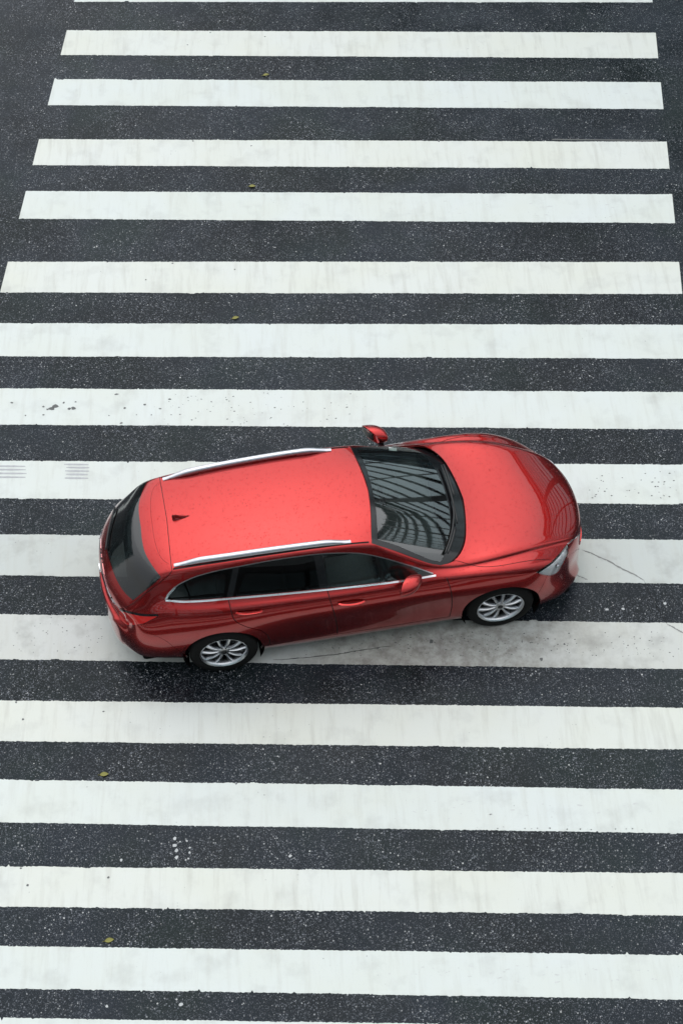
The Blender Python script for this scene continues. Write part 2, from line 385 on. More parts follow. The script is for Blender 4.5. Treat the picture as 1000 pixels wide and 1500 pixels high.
POLY = []        # (name, polygon)   first match wins
CONS = []        # constraint polylines
def region(name, poly): POLY.append((name, np.array(poly))); CONS.append((np.array(poly), True))
def strip(name, c, w, w2=None):
    a, b = offs(c, w), offs(c, -(w if w2 is None else w2))
    for i in range(len(c)-1): POLY.append((name, np.array([a[i], a[i+1], b[i+1], b[i]])))
    CONS.append((a, False)); CONS.append((b, False))

#@@CURVES
# --- wheel arches
ARCH_R = .378
for xc, zc_, ARCH_R in ((0.0, .357, .392), (-2.752, .345, .378)):
    th = np.linspace(rad(-28), rad(208), 60)
    pts = [(xc+ARCH_R*math.cos(t), zc_+ARCH_R*math.sin(t)) for t in th]
    c = xz(pts, 60)
    lo = [(c[-1][0], 9.3), (c[0][0], 9.3)]
    region('hole', np.vstack([c, lo]))
# --- windscreen
glass_top = clip0(px([(524, 640), (530, 660), (541, 700), (550, 745), (553, 790)], 30))
glass_side = px([(553, 790), (580, 799), (610, 812), (632, 820), (645, 821)], 24)
glass_bot = clip0(px([(645, 821), (654, 806), (659, 790), (659, 764), (655, 735), (646, 706), (630, 682), (612, 660)], 40))
region('windscreen', np.vstack([glass_top, glass_side[1:], glass_bot[1:]]))
ws_top = clip0(px([(510, 640), (514, 652), (526, 672), (536, 700), (543, 745), (544, 796)], 30))
ws_side = px([(544, 796), (575, 806), (605, 817), (628, 825), (645, 828)], 24)
ws_bot = clip0(px([(645, 828), (660, 824), (670, 816), (678, 803), (682, 785), (681.5, 755), (677, 725), (668, 700), (655, 675), (640, 655)], 46))
region('cowl_trim', np.vstack([ws_top, ws_side[1:], ws_bot[1:]]))
# --- side windows (near side)
win_top = [(246, 873), (258, 859), (272, 851), (290, 843.5), (318, 836), (346, 830.5), (400, 820.5), (462, 812), (500, 810), (530, 811), (560, 817), (600, 828.5), (634, 840)]
belt = [(246, 878.5), (268, 879.5), (300, 878), (335, 875), (410, 868.5), (480, 861.5), (535, 856), (590, 849), (634, 842)]
wt = px(win_top, 70); bl = px(belt, 60)
wt_i = offs(wt, .0); 
def at_px_x(c, x):       # parameter of the curve point that is seen at picture column x
    pass
B1 = px([(458, 808), (470, 870)], 10); B1b = px([(470.5, 806), (483, 870)], 10)
C1_ = px([(343, 826), (331, 880)], 10); C1b = px([(352, 824), (340, 880)], 10)
strip('chrome_trim', px([(243, 879.5), (268, 881.3), (300, 880), (335, 877), (410, 870.5), (480, 863.5), (535, 858), (590, 851), (638, 843)], 60), .009)
strip('window_trim', wt, .005)
strip('chrome_tip', px([(243, 879), (247, 871), (256, 861)], 12), .010)
for c, d in ((B1, B1b), (C1_, C1b)):
    POLY.append(('window_pillar_m', np.vstack([c, d[::-1]])))
PILLARS = [POLY.pop(), POLY.pop()]
win_poly = np.vstack([wt, bl[::-1]])
for nm, pl in PILLARS:
    CONS.append((pl, True))
CONS.append((win_poly, True))
# --- doors
frontcut = xz([(-.555, .985), (-.53, .90), (-.51, .75), (-.50, .55), (-.515, .335)])
midcut = xz([(-1.70, 1.045), (-1.675, .90), (-1.65, .7), (-1.635, .5), (-1.635, .335)])
rearcut = xz([(-2.635, 1.085), (-2.625, 1.0), (-2.60, .88), (-2.50, .76), (-2.38, .66), (-2.315, .54), (-2.30, .42), (-2.30, .335)])
sill = xz([(-.515, .335), (-1.0, .332), (-1.635, .335), (-2.0, .337), (-2.30, .335)])
for c in (frontcut, midcut, rearcut, sill): strip('gap', c, .004)
# --- bonnet
cut = px([(660, 823), (669, 821.5), (685, 826), (703, 830), (730, 829), (764, 823), (788, 820), (810, 820.5)], 40)
head_top = px([(810, 820.5), (820, 810), (830, 798)], 12)
lead = uvl([(*px([(830, 798), (831, 797)], 2)[0],), (3.02, 2.2), (2.95, 1.4), (2.93, .7), (2.93, 0)], 24)
bonnet_edge = np.vstack([cut, head_top[1:], lead[1:]]); bonnet_edge[-1, 1] = 0
strip('gap', bonnet_edge[:-1], .003)
# --- headlight
hl = px([(784, 838.5), (800, 828), (810, 820.5), (820, 810), (830, 798), (832.5, 806), (829, 818), (823, 829), (817, 838.5), (808, 843), (796, 842.5), (784, 838.5)], 70)
region('headlight', hl)
wing = px([(830, 797.5), (840, 789), (848.5, 781.5)], 10)
strip('chrome_wing', wing, .006)
region('grille', np.array([(1.2, 0), (2.55, 0), (2.5, 1.2), (2.4, 2.0), (2.2, 2.7), (1.8, 3.0), (1.35, 2.8), (1.2, 2.0)]))
# --- tailgate and rear
rg = [(206, 752), (206.5, 770), (208.5, 792), (213, 810), (223, 828), (236, 845.5)]
rg_top = clip0(px([(208, 727)]+rg, 30))
rg_side = px([(236, 846), (222, 858), (208, 869), (195, 879.5)], 12)
rg_bot = clip0(px([(195, 879.5), (182, 867), (171, 849), (163, 828), (158, 810), (156.5, 795), (158, 780)], 30))
region('rear_glass', np.vstack([rg_top, rg_side[1:], rg_bot[1:]]))
seam = clip0(px([(239, 703), (245, 765), (251, 828), (252.5, 836)], 30))
dpil = px([(252.5, 836), (246, 844), (238, 850.5), (222, 863), (205, 876), (192, 886), (180, 891.5)], 30)
tg_low = clip0(px([(180, 891.5), (173, 889), (163, 872), (156, 853), (151, 832), (149, 812), (149.5, 795)], 30))
tg_edge = np.vstack([seam, dpil[1:], tg_low[1:]])
strip('gap', tg_edge[:-1] if tg_edge[-1][1] == 0 else tg_edge, .003)
spoiler_line = clip0(px([(224, 715), (222, 745), (224, 775), (229, 800), (237, 818), (248, 826.5)], 24))
strip('gap', spoiler_line, .0012)
strip('tail_lamp_bar', px([(176, 893), (192, 897.5), (210, 900.8), (232, 901)], 24), .011)
tl = px([(176, 893.5), (192, 898), (210, 901.5), (231, 901.5), (218.5, 909), (208, 913.5), (188, 915), (179, 909), (175, 900), (176, 893.5)], 50)
region('tail_lamp', tl)
strip('chrome_bar', clip0(px([(168, 885), (160, 868), (154, 848), (150.5, 830), (148.5, 815), (149, 800)], 24)), .008)
bump_r = xz([(-3.12, .335), (-3.20, .50), (-3.28, .66), (-3.38, .755), (-3.50, .80)])
strip('gap', bump_r, .002)
bump_f = xz([(.36, .50), (.40, .60), (.43, .68), (.455, .735)])
strip('gap', bump_f, .002)
ditch = xy([(-3.10, -.553), (-2.6, -.572), (-2.1, -.583), (-1.6, -.585), (-1.25, -.588)], 40)
strip('ditch', ditch, .009)
fuel = None
# --- larger regions (gap strips above win)
# split windows by picture columns of the pillars
POLY.append(('WIN', win_poly))
fd = np.vstack([win_poly[:0], xz([(-.555, .985), (-.53, .90), (-.51, .75), (-.50, .55), (-.515, .335)]), sill[:10]])
door_top = px([(652, 851), (590, 851), (535, 858), (480, 863.5)], 20); door_top2 = px([(480, 863.5), (410, 870.5), (335, 877)], 20)
s_f = xz([(-.515, .335), (-1.0, .332), (-1.635, .335)]); s_r = xz([(-1.635, .335), (-2.0, .337), (-2.30, .335)])
POLY.append(('front_door', np.vstack([frontcut, s_f[1:], midcut[::-1], door_top[::-1]])))
POLY.append(('rear_door', np.vstack([midcut, s_r[1:], rearcut[::-1], door_top2[::-1]])))
bw = ws_bot[::-1]
i0 = np.argmin(np.linalg.norm((ws_bot-cut[0])*SCL, axis=1))
POLY.append(('bonnet', np.vstack([ws_bot[i0:][::-1], bonnet_edge])))
POLY.append(('tailgate', tg_edge))
POLY.append(('front_bumper', np.vstack([lead[::-1], head_top[::-1], hl[::-1], bump_f[::-1], xz([(.36, .50), (.345, .42)]), [(4.6, 9.3), (-.5, 9.3), (-.5, 0)]])))
POLY.append(('rear_bumper', np.vstack([tg_low[::-1], tl, [tuple(bump_r[-1])], bump_r[::-1], [(15.0, 9.3), (NS, 9.3), (NS, 0)]])))
#@@END

# --- triangulate half of the body in uv
def pip(poly, p):
    x, y = p[:, 0], p[:, 1]; c = np.zeros(len(p), bool); n = len(poly); j = n-1
    for i in range(n):
        xi, yi = poly[i]; xj, yj = poly[j]
        if yi != yj:
            k = ((yi > y) != (yj > y)) & (x < (xj-xi)*(y-yi)/(yj-yi)+xi); c ^= k
        j = i
    return c
def triangulate():
    v, e = [], []
    def push(poly, closed):
        q = []
        for p in poly:
            p = np.array((min(max(p[0], 0), NS-1), min(max(p[1], 0), 9)))
            if not q or np.linalg.norm((p-q[-1])*SCL) > 2e-4: q.append(p)
        s = len(v); v.extend(tuple(p*SCL) for p in q)
        for i in range(len(q)-1): e.append((s+i, s+i+1))
        if closed and len(q) > 2: e.append((s+len(q)-1, s))
    push([(0, 0), (NS-1, 0), (NS-1, 9), (0, 9)], True)
    for c, cl in CONS: push(c, cl)
    gu, gv = np.meshgrid(np.linspace(0, NS-1, (NS-1)*10+1), np.linspace(0, 9, 9*9+1), indexing='ij')
    for a, b in zip(gu.ravel(), gv.ravel()): v.append((a*SCL[0], b*SCL[1]))
    r = delaunay_2d_cdt([Vector(p) for p in v], e, [], 0, 1e-5)
    V = np.array([tuple(p) for p in r[0]])/SCL
    return V, np.array([f for f in r[2] if len(f) == 3])
TV, TF = triangulate()
cent = TV[TF].mean(1)
p3 = evalS(TV)
cls = np.full(len(TF), -1); NAMES = []
for nm, poly in POLY:
    if nm not in NAMES: NAMES.append(nm)
    k = NAMES.index(nm); free = cls < 0
    lo, hi = poly.min(0)-1e-6, poly.max(0)+1e-6
    cand = np.where(free & (cent[:, 0] >= lo[0]) & (cent[:, 0] <= hi[0]) & (cent[:, 1] >= lo[1]) & (cent[:, 1] <= hi[1]))[0]
    if len(cand): cls[cand[pip(poly, cent[cand])]] = k
NAMES.append('body'); cls[cls < 0] = len(NAMES)-1
tn = np.array([NAMES[k] for k in cls], dtype=object)
# panes
c3 = evalS(cent)
xsplit1 = S3(B1[len(B1)//2:len(B1)//2+1])[0, 0]; xsplit2 = S3(C1_[len(C1_)//2:len(C1_)//2+1])[0, 0]
w = tn == 'WIN'
pil = [w & pip(p, cent) for _, p in PILLARS]
tn[w & (c3[:, 0] > xsplit1)] = 'win_front'; tn[w & (c3[:, 0] <= xsplit1) & (c3[:, 0] > xsplit2)] = 'win_rear'; tn[w & (c3[:, 0] <= xsplit2)] = 'win_quarter'
tn[pil[0]] = 'window_pillar'; tn[pil[1]] = 'window_pillar2'
V3, DU3, DV3, VN = evalS(TV, True); VN = VN*NSGN
def selm(*names):
    r = np.zeros(len(tn), bool)
    for n in names: r |= tn == n
    return r

# the screen is one smooth sheet: fit an even polynomial through that part of the body
_wi = np.unique(TF[selm('windscreen', 'cowl_trim')]); _wg = np.unique(TF[selm('windscreen')])
_feat = lambda x, y: np.stack([np.ones_like(x), x, x*x, y**2, y**4, x*y**2], -1)
_wc = np.linalg.lstsq(_feat(V3[_wg, 0], V3[_wg, 1]), V3[_wg, 2], rcond=None)[0]
WSV, WSN = V3.copy(), VN.copy()
_x, _y = V3[_wi, 0], V3[_wi, 1]; WSV[_wi, 2] = _feat(_x, _y) @ _wc
_gx = _wc[1]+2*_wc[2]*_x+_wc[5]*_y**2; _gy = 2*_wc[3]*_y+4*_wc[4]*_y**3+2*_wc[5]*_x*_y
_nn = np.stack([-_gx, -_gy, np.ones_like(_x)], -1); WSN[_wi] = _nn/np.linalg.norm(_nn, axis=1, keepdims=True)
print('screen fit', np.abs(WSV[_wg, 2]-V3[_wg, 2]).max(), (WSV[_wi, 2]-V3[_wi, 2]).min(), (WSV[_wi, 2]-V3[_wi, 2]).max(), _wc)
# the bonnet too: one calm sheet inside its creases
_bi = np.unique(TF[selm('bonnet')]); _bi = _bi[(TV[_bi, 0] > 3.0) & (TV[_bi, 1] < 2.0)]
_bf = lambda x, y: np.stack([np.ones_like(x), x, x**2, x**3, x**4, y**2, y**4, x*y**2, x*x*y**2], -1)
_x, _y = V3[_bi, 0], V3[_bi, 1]; _bc = np.linalg.lstsq(_bf(_x, _y), V3[_bi, 2], rcond=None)[0]; _z = _bf(_x, _y) @ _bc
_w = np.clip((2.0-TV[_bi, 1])/.55, 0, 1)*np.clip((TV[_bi, 0]-3.0)/.5, 0, 1); _w = (_w*_w*(3-2*_w))[:, None]
_gx = _bc[1]+2*_bc[2]*_x+3*_bc[3]*_x**2+4*_bc[4]*_x**3+_bc[7]*_y**2+2*_bc[8]*_x*_y**2
_gy = 2*_bc[5]*_y+4*_bc[6]*_y**3+2*_bc[7]*_x*_y+2*_bc[8]*_x*_x*_y
_nn = np.stack([-_gx, -_gy, np.ones_like(_x)], -1); _nn /= np.linalg.norm(_nn, axis=1, keepdims=True)
V3[_bi, 2] = (V3[_bi, 2:3]*(1-_w)+_z[:, None]*_w)[:, 0]
_nn = VN[_bi]*(1-_w)+_nn*_w; VN[_bi] = _nn/np.linalg.norm(_nn, axis=1, keepdims=True)
def surf_part(name, sel, mat, parent, sides=(0,), lift=0.0, flange=.012, obj_name=None, V3=V3, VN=VN):
    """make a mesh from the selected triangles; sides: 0 near half, 1 far half"""
    verts, norms, fs, key = [], [], [], {}
    for s in sides:
        for t in TF[sel]:
            f = []
            for i in t:
                cl = abs(TV[i, 1]) < 1e-6
                k = (int(i), 0 if cl else s)
                if k not in key:
                    key[k] = len(verts); p = V3[i]+VN[i]*lift; n = VN[i].copy()
                    if cl: p = p*np.array((1, 0, 1)); n = n*np.array((1, 0, 1)); n /= np.linalg.norm(n)+1e-9
                    if s: p = p*np.array((1, -1, 1)); n = n*np.array((1, -1, 1))
                    verts.append(p); norms.append(n)
                f.append(key[k])
            fs.append(tuple(f))
    if not fs: return None
    # orient by the surface normal
    out = []
    VA, NA = np.array(verts), np.array(norms)
    for f in fs:
        g = np.cross(VA[f[1]]-VA[f[0]], VA[f[2]]-VA[f[0]])
        if np.linalg.norm(g) < 1e-12: continue
        out.append(f if g @ NA[f[0]] > 0 else f[::-1])
    if flange:
        cnt = {}
        for f in out:
            for a, b in zip(f, f[1:]+f[:1]): cnt[(a, b)] = 1
        extra = {}
        def ev(i, deep):
            if (i, deep) not in extra:
                extra[(i, deep)] = len(verts); verts.append(VA[i]-(NA[i]*flange if deep else 0)); norms.append(NA[i])
            return extra[(i, deep)]
        add = []
        for (a, b) in list(cnt):
            if (b, a) not in cnt: add.append((ev(b, 0), ev(a, 0), ev(a, 1), ev(b, 1)))
        VA2 = np.array(verts)
        for q in add:
            g = np.cross(VA2[q[1]]-VA2[q[0]], VA2[q[2]]-VA2[q[0]]); g /= np.linalg.norm(g)+1e-12
            for i in q: norms[i] = g
        out += add
    me = bpy.data.meshes.new(obj_name or name)
    me.from_pydata([tuple(v) for v in verts], [], out); me.update()
    for p in me.polygons: p.use_smooth = True
    me.normals_split_custom_set_from_vertices([tuple(n) for n in norms])
    return link(obj_name or name, me, mat, parent)
def selm(*names):
    r = np.zeros(len(tn), bool)
    for n in names: r |= tn == n
    return r

# ------------------------------------------------------------------ the car
car = empty('station_wagon', (CAR[0], CAR[1], 0), CAR[2])
tag(car, 'wet red estate car with silver roof rails driving across the zebra crossing', 'car')
body = surf_part('body', selm('body'), M['paint'], car, (0, 1), flange=.02)
bonnet = surf_part('bonnet', selm('bonnet'), M['paint'], car, (0, 1))
surf_part('front_bumper', selm('front_bumper'), M['paint'], car, (0, 1))
surf_part('grille', selm('grille'), M['black'], car, (0, 1), obj_name='grille', lift=-.012)
surf_part('rear_bumper', selm('rear_bumper'), M['paint'], car, (0, 1))
tailgate = surf_part('tailgate', selm('tailgate'), M['paint'], car, (0, 1))
surf_part('rear_glass', selm('rear_glass'), M['rear_glass'], tailgate, (0, 1), obj_name='rear_window', flange=0)
surf_part('windscreen', selm('windscreen'), M['ws'], car, (0, 1), flange=0, V3=WSV, VN=WSN)
surf_part('cowl_trim', selm('cowl_trim'), M['gloss'], car, (0, 1), obj_name='windscreen_surround', lift=-.002, V3=WSV, VN=WSN)
surf_part('panel_gap', selm('gap'), M['seal'], car, (0, 1), lift=-.006, flange=0, obj_name='panel_seal')
surf_part('ditch', selm('ditch'), M['seal'], car, (0, 1), lift=-.008, flange=0, obj_name='roof_gutter')
for s in (0, 1):
    fd = surf_part('front_door', selm('front_door'), M['paint'], car, (s,))
    rd = surf_part('rear_door', selm('rear_door'), M['paint'], car, (s,))
    surf_part('w', selm('win_front'), M['sideglass'], fd, (s,), obj_name='window', lift=-.004, flange=0)
    surf_part('w', selm('win_rear'), M['dark_glass'], rd, (s,), obj_name='window', lift=-.004, flange=0)
    surf_part('w', selm('win_quarter'), M['dark_glass'], car, (s,), obj_name='quarter_window', lift=-.004, flange=0)
    for pn in ('window_pillar', 'window_pillar2'): surf_part('p', selm(pn), M['gloss'], car, (s,), obj_name='window_pillar', lift=-.001)
    surf_part('c', selm('chrome_trim', 'chrome_tip'), M['chrome'], car, (s,), obj_name='chrome_window_strip', lift=.003, flange=.006)
    surf_part('c', selm('window_trim'), M['trim'], car, (s,), obj_name='window_frame_trim', lift=.002, flange=.006)
    surf_part('c', selm('chrome_wing'), M['chrome'], car, (s,), obj_name='grille_wing', lift=.004, flange=.008)
    hl_ = surf_part('h', selm('headlight'), M['lens'], car, (s,), obj_name='headlight', flange=0)
    rf_ = surf_part('h', selm('headlight'), M['reflector'], hl_, (s,), obj_name='reflector', lift=-.008, flange=0)
    z0_ = min(v.co.z for v in rf_.data.vertices)
    for v in rf_.data.vertices: v.co.z = z0_+.74*(v.co.z-z0_)
    if 'custom_normal' in rf_.data.attributes: rf_.data.attributes.remove(rf_.data.attributes['custom_normal'])
    hp = S3(hl).mean(0); hp[1] *= (-1 if s else 1)
    for k, (dx, dy, r) in enumerate(((-.06, .06, .020), (.03, -.01, .024))):
        bm = bmesh.new(); bmesh.ops.create_uvsphere(bm, u_segments=20, v_segments=12, radius=r)
        bmesh.ops.translate(bm, vec=(hp[0]+dx-.01, hp[1]+(dy*(1 if not s else -1)), hp[2]-.035), verts=bm.verts)
        from_bm('lamp_projector', bm, M['alloy'], hl_)
    surf_part('t', selm('tail_lamp'), M['lampred'], car, (s,), obj_name='tail_lamp', lift=.002, flange=.01)
    surf_part('t', selm('tail_lamp_bar'), M['gloss'], car, (s,), obj_name='tail_lamp_bar', lift=.004, flange=.008)
surf_part('cb', selm('chrome_bar'), M['chrome'], tailgate, (0, 1), obj_name='chrome_bar', lift=.006, flange=.01)

def on_body(u, v, lift=0.0, side=0):
    p, du, dv, n = evalS(np.array([[u, v]]), True); p = p[0]+n[0]*NSGN*lift; n = n[0]*NSGN
    if side: p = p*np.array((1, -1, 1)); n = n*np.array((1, -1, 1))
    return Vector(p), Vector(n)
# door handles
doors = [o for o in COL.objects if o.name.split('.')[0] in ('front_door', 'rear_door')]
for o in doors:
    side = 0 if np.mean([v.co.y for v in o.data.vertices]) < 0 else 1
    fr = o.name.startswith('front')
    q = px([(496, 884), (514, 882.5), (533, 880)] if fr else [(346, 897.5), (364, 896.5), (384, 894.5)], 12)
    pts, ups = [], []
    for i, (u, v) in enumerate(q):
        k = math.sin(math.pi*i/(len(q)-1))**.5
        p, n = on_body(u, v, .006+.026*k, side); pts.append(p); ups.append(n)
    bm = bmesh.new(); sweep(bm, pts, [(-.011, -.006), (-.011, .0), (-.003, .015), (.006, .013), (.008, -.006)], ups=ups)
    from_bm('handle', bm, M['paint'], o, angle=40)
    bm = bmesh.new(); pts2 = []
    for i, (u, v) in enumerate(q[2:-2]):
        p, n = on_body(u, v+.10, .001, side); pts2.append(p)
    sweep(bm, pts2, circ(.012, 8, .004), ups=ups[2:-2]); from_bm('handle_recess', bm, M['seal'], o)
# roof rails
for s in (0, 1):
    sg = -1 if s == 0 else 1
    ends = catmull([(-3.085, .520), (-2.6, .545), (-2.2, .556), (-1.8, .564), (-1.42, .566)], 40)
    pts, sc = [], []
    for i, (x, y) in enumerate(ends):
        t = i/39
        zz = BVH.ray_cast(Vector((x, -y, 3)), Vector((0, 0, -1)))[0].z
        up_ = min(1, t/.16, (1-t)/.16); up_ = up_*up_*(3-2*up_)
        pts.append((x, sg*y, zz+.004+.034*up_)); sc.append((.75+.25*up_, .55+.45*up_))
    bm = bmesh.new(); sweep(bm, pts, [(-.026, -.018), (-.025, .008), (-.013, .019), (.013, .019), (.025, .008), (.026, -.018)], scales=sc)
    rail = from_bm('roof_rail', bm, M['satin'], car, angle=50)
    for a, b in ((0, 8), (31, 39)):
        bm = bmesh.new(); pp = pts[a:b+1]
        low = [(p[0], p[1], BVH.ray_cast(Vector((p[0], -abs(p[1]), 3)), Vector((0, 0, -1)))[0].z-.004) for p in pp]
        prev = None
        for p, l in zip(pp, low):
            cur = [bm.verts.new((c[0], c[1]+w_, c[2])) for c, w_ in ((p, -.016), (p, .016), (l, .016), (l, -.016))]
            if prev:
                for j in range(4): bm.faces.new((prev[j], prev[(j+1) % 4], cur[(j+1) % 4], cur[j]))
            prev = cur
        from_bm('rail_foot', bm, M['satin'], rail, smooth=False)
# shark fin
bm = bmesh.new()
zz = lambda x: BVH.ray_cast(Vector((x, 0, 3)), Vector((0, 0, -1)))[0].z
secs = [(-2.875, .006, .004), (-2.92, .018, .020), (-2.97, .026, .042), (-3.01, .030, .060), (-3.035, .028, .066), (-3.045, .016, .05)]
rings = []
for x, hw, h in secs:
    z0 = zz(x)-.003; rings.append([bm.verts.new((x, -hw, z0)), bm.verts.new((x, -hw*.45, z0+h*.7)), bm.verts.new((x, -.002, z0+h)), bm.verts.new((x, .002, z0+h)), bm.verts.new((x, hw*.45, z0+h*.7)), bm.verts.new((x, hw, z0))])
for a, b in zip(rings, rings[1:]):
    for j in range(5): bm.faces.new((a[j], a[j+1], b[j+1], b[j]))
bm.faces.new(rings[-1]); bm.faces.new(rings[0])
from_bm('roof_antenna', bm, M['paint'], car, angle=50)
# wing mirrors
for s in (0, 1):
    sg = -1 if s == 0 else 1
    bm = bmesh.new(); rings = []
    # housing rings go outward along y; each is a rounded D facing backward
    for y, xb, xf, zl, zh in ((.842, -.88, -.80, 1.03, 1.10), (.872, -.925, -.79, 1.02, 1.145), (.93, -.975, -.80, 1.015, 1.165), (.99, -1.01, -.84, 1.02, 1.160), (1.035, -1.03, -.90, 1.04, 1.135), (1.052, -1.035, -.97, 1.06, 1.11)):
        ring = []
        for k in range(20):
            a = 2*math.pi*k/20
            cx_, cz_ = math.cos(a), math.sin(a)
            x = xb+(xf-xb)*(max(0, cx_)**.8) if cx_ > 0 else xb
            z = (zl+zh)/2+(zh-zl)/2*math.copysign(abs(cz_)**.7, cz_)
            ring.append(bm.verts.new((x, sg*y, z)))
        rings.append(ring)
    for a, b in zip(rings, rings[1:]):
        for j in range(20): bm.faces.new((a[j], a[(j+1) % 20], b[(j+1) % 20], b[j]))
    bm.faces.new(rings[0]); bm.faces.new(rings[-1])
    mh = from_bm('wing_mirror', bm, M['paint'], car, angle=55)
    mh.modifiers.new('s', 'SUBSURF').levels = 1; mh.modifiers['s'].render_levels = 2
    bm = bmesh.new(); add_box(bm, (-.905+.03, sg*.85, 1.005), (.07, .13, .035), .012); from_bm('mirror_stalk', bm, M['gloss'], mh)
    bm = bmesh.new(); vv = [bm.verts.new((x-.006, sg*y, z)) for y, x, z in ((.89, -.94, 1.035), (.98, -1.005, 1.03), (1.03, -1.03, 1.055), (1.03, -1.03, 1.12), (.98, -1.005, 1.145), (.89, -.94, 1.135))]
    bm.faces.new(vv); from_bm('mirror_glass', bm, M['gloss'], mh, smooth=False)
# wipers
for pts_ in ([(645, 684), (652, 703), (660, 730), (665, 752), (668, 768)], [(650, 812), (656, 796), (661, 776), (663, 758), (662, 742)]):
    c = px(pts_, 16); P_, U_ = [], []
    for u, v in c:
        p, n = on_body(u, v, .022); P_.append(p); U_.append(n)
    bm = bmesh.new(); sweep(bm, P_, circ(.009, 6, .012), ups=U_)
    wp = from_bm('wiper', bm, M['black'], car)
    bm = bmesh.new(); P2 = [on_body(u+(-.05), v, .035)[0] for u, v in c[:9]]
    sweep(bm, P2, circ(.011, 6, .008), ups=U_[:9]); from_bm('wiper_arm', bm, M['black'], wp)
# rear wiper
c = px([(157.5, 806), (159.5, 790), (163, 772), (168, 754), (171, 745)], 12)
P_, U_ = zip(*[on_body(u, v, .02) for u, v in c]); bm = bmesh.new(); sweep(bm, P_, circ(.009, 6), ups=U_)
from_bm('rear_wiper', bm, M['black'], tailgate)
# emblem on the tail
bm = bmesh.new(); p, n = on_body(18.45, 0, .006); 
r_ = [bm.verts.new((p.x-.004*0, .055*math.cos(a), p.z+.042*math.sin(a))) for a in np.linspace(0, 2*math.pi, 24, endpoint=False)]
ext = bmesh.ops.extrude_face_region(bm, geom=[bm.faces.new(r_)])
bmesh.ops.translate(bm, vec=(-.012, 0, 0), verts=[g for g in ext['geom'] if isinstance(g, bmesh.types.BMVert)])
from_bm('emblem', bm, M['chrome'], tailgate, smooth=False)

# wheels
def make_wheel():
    bm = bmesh.new()
    W, R, r = .112, .338, .222
    prof = [(r, W*.80), (r+.012, W*.93), (r+.05, W*1.02), (R-.035, W*.98), (R-.012, W*.86), (R, W*.66), (R+.001, 0), (R, -W*.66), (R-.012, -W*.86), (r+.05, -W), (r, -W*.8), (r-.004, 0)]
    lathe_y(bm, prof, 72); ty = bm
    bm = bmesh.new()
    lathe_y(bm, [(.224, .098), (.230, .104), (.226, .106), (.216, .100), (.206, .082), (.200, -.06), (.222, -.09), (.225, -.088), (.208, -.04), (.214, .07)], 72)
    # ten tapering spokes in five pairs
    for k in range(10):
        a0 = 2*math.pi*(k//2)/5 + (rad(17) if k % 2 else rad(-17)) + rad(90)
        ai = 2*math.pi*(k//2)/5 + (rad(21) if k % 2 else rad(-21))*.8 + rad(90)
        rows = []
        for t in np.linspace(0, 1, 7):
            rr = .045+t*.168; a = ai+(a0-ai)*t; hw = .014+.007*t-.004*math.sin(math.pi*t); y = .085+.012*math.sin(math.pi*min(1, t*1.1))-.006*t
            ca, sa = math.cos(a), math.sin(a)
            rows.append([bm.verts.new((rr*ca-w_*sa, yy, rr*sa+w_*ca)) for w_, yy in ((-hw, y-.045), (-hw, y-.008), (-hw*.45, y+.004), (hw*.45, y+.004), (hw, y-.008), (hw, y-.045))])
        for a, b in zip(rows, rows[1:]):
            for j in range(5): bm.faces.new((a[j], a[j+1], b[j+1], b[j]))
    lathe_y(bm, [(.0, .090), (.034, .092), (.056, .086), (.062, .07), (.062, .04), (.0, .04)], 40, closed=False)
    rim = bm
    bm = bmesh.new(); lathe_y(bm, [(.0, .0991), (.021, .0985), (.027, .094), (.027, .085), (0, .085)], 28, closed=False); cap = bm
    bm = bmesh.new()
    for k in range(5):
        a = 2*math.pi*k/5+rad(54); r2 = bmesh.ops.create_cone(bm, cap_ends=True, segments=10, radius1=.009, radius2=.009, depth=.012)
        bmesh.ops.rotate(bm, cent=(0, 0, 0), matrix=Matrix.Rotation(rad(90), 3, 'X'), verts=r2['verts']); bmesh.ops.translate(bm, vec=(.046*math.cos(a), .088, .046*math.sin(a)), verts=r2['verts'])
    nuts = bm
    bm = bmesh.new(); lathe_y(bm, [(.0, .02), (.150, .02), (.150, .0), (0, .0)], 48, closed=False); disc = bm
    root = empty('wheel', parent=car)
    for nm, b, mt, ang in (('tyre', ty, 'tyre', None), ('rim', rim, 'alloy', 40), ('centre_cap', cap, 'black', 40), ('brake_disc', disc, 'alloy_dark', 40)):
        from_bm(nm, b, M[mt], root, angle=ang)
    for ch in root.children:
        if ch.name.startswith('rim'): ch.data.transform(Matrix.Diagonal((1.035, 1, 1.035, 1)))
    return root
w0 = make_wheel()
spin = [rad(8), rad(-4), rad(20), rad(31)]
for i, (x, y) in enumerate(((0, -.778), (-2.752, -.792), (0, .778), (-2.752, .792))):
    if i == 0: wl = w0
    else:
        wl = w0.copy(); COL.objects.link(wl); wl.parent = car
        for ch in list(w0.children):
            c = ch.copy(); COL.objects.link(c); c.parent = wl
    wl.location = (x, y, .338)
    wl.rotation_euler = (0, spin[i], math.pi if y < 0 else 0)
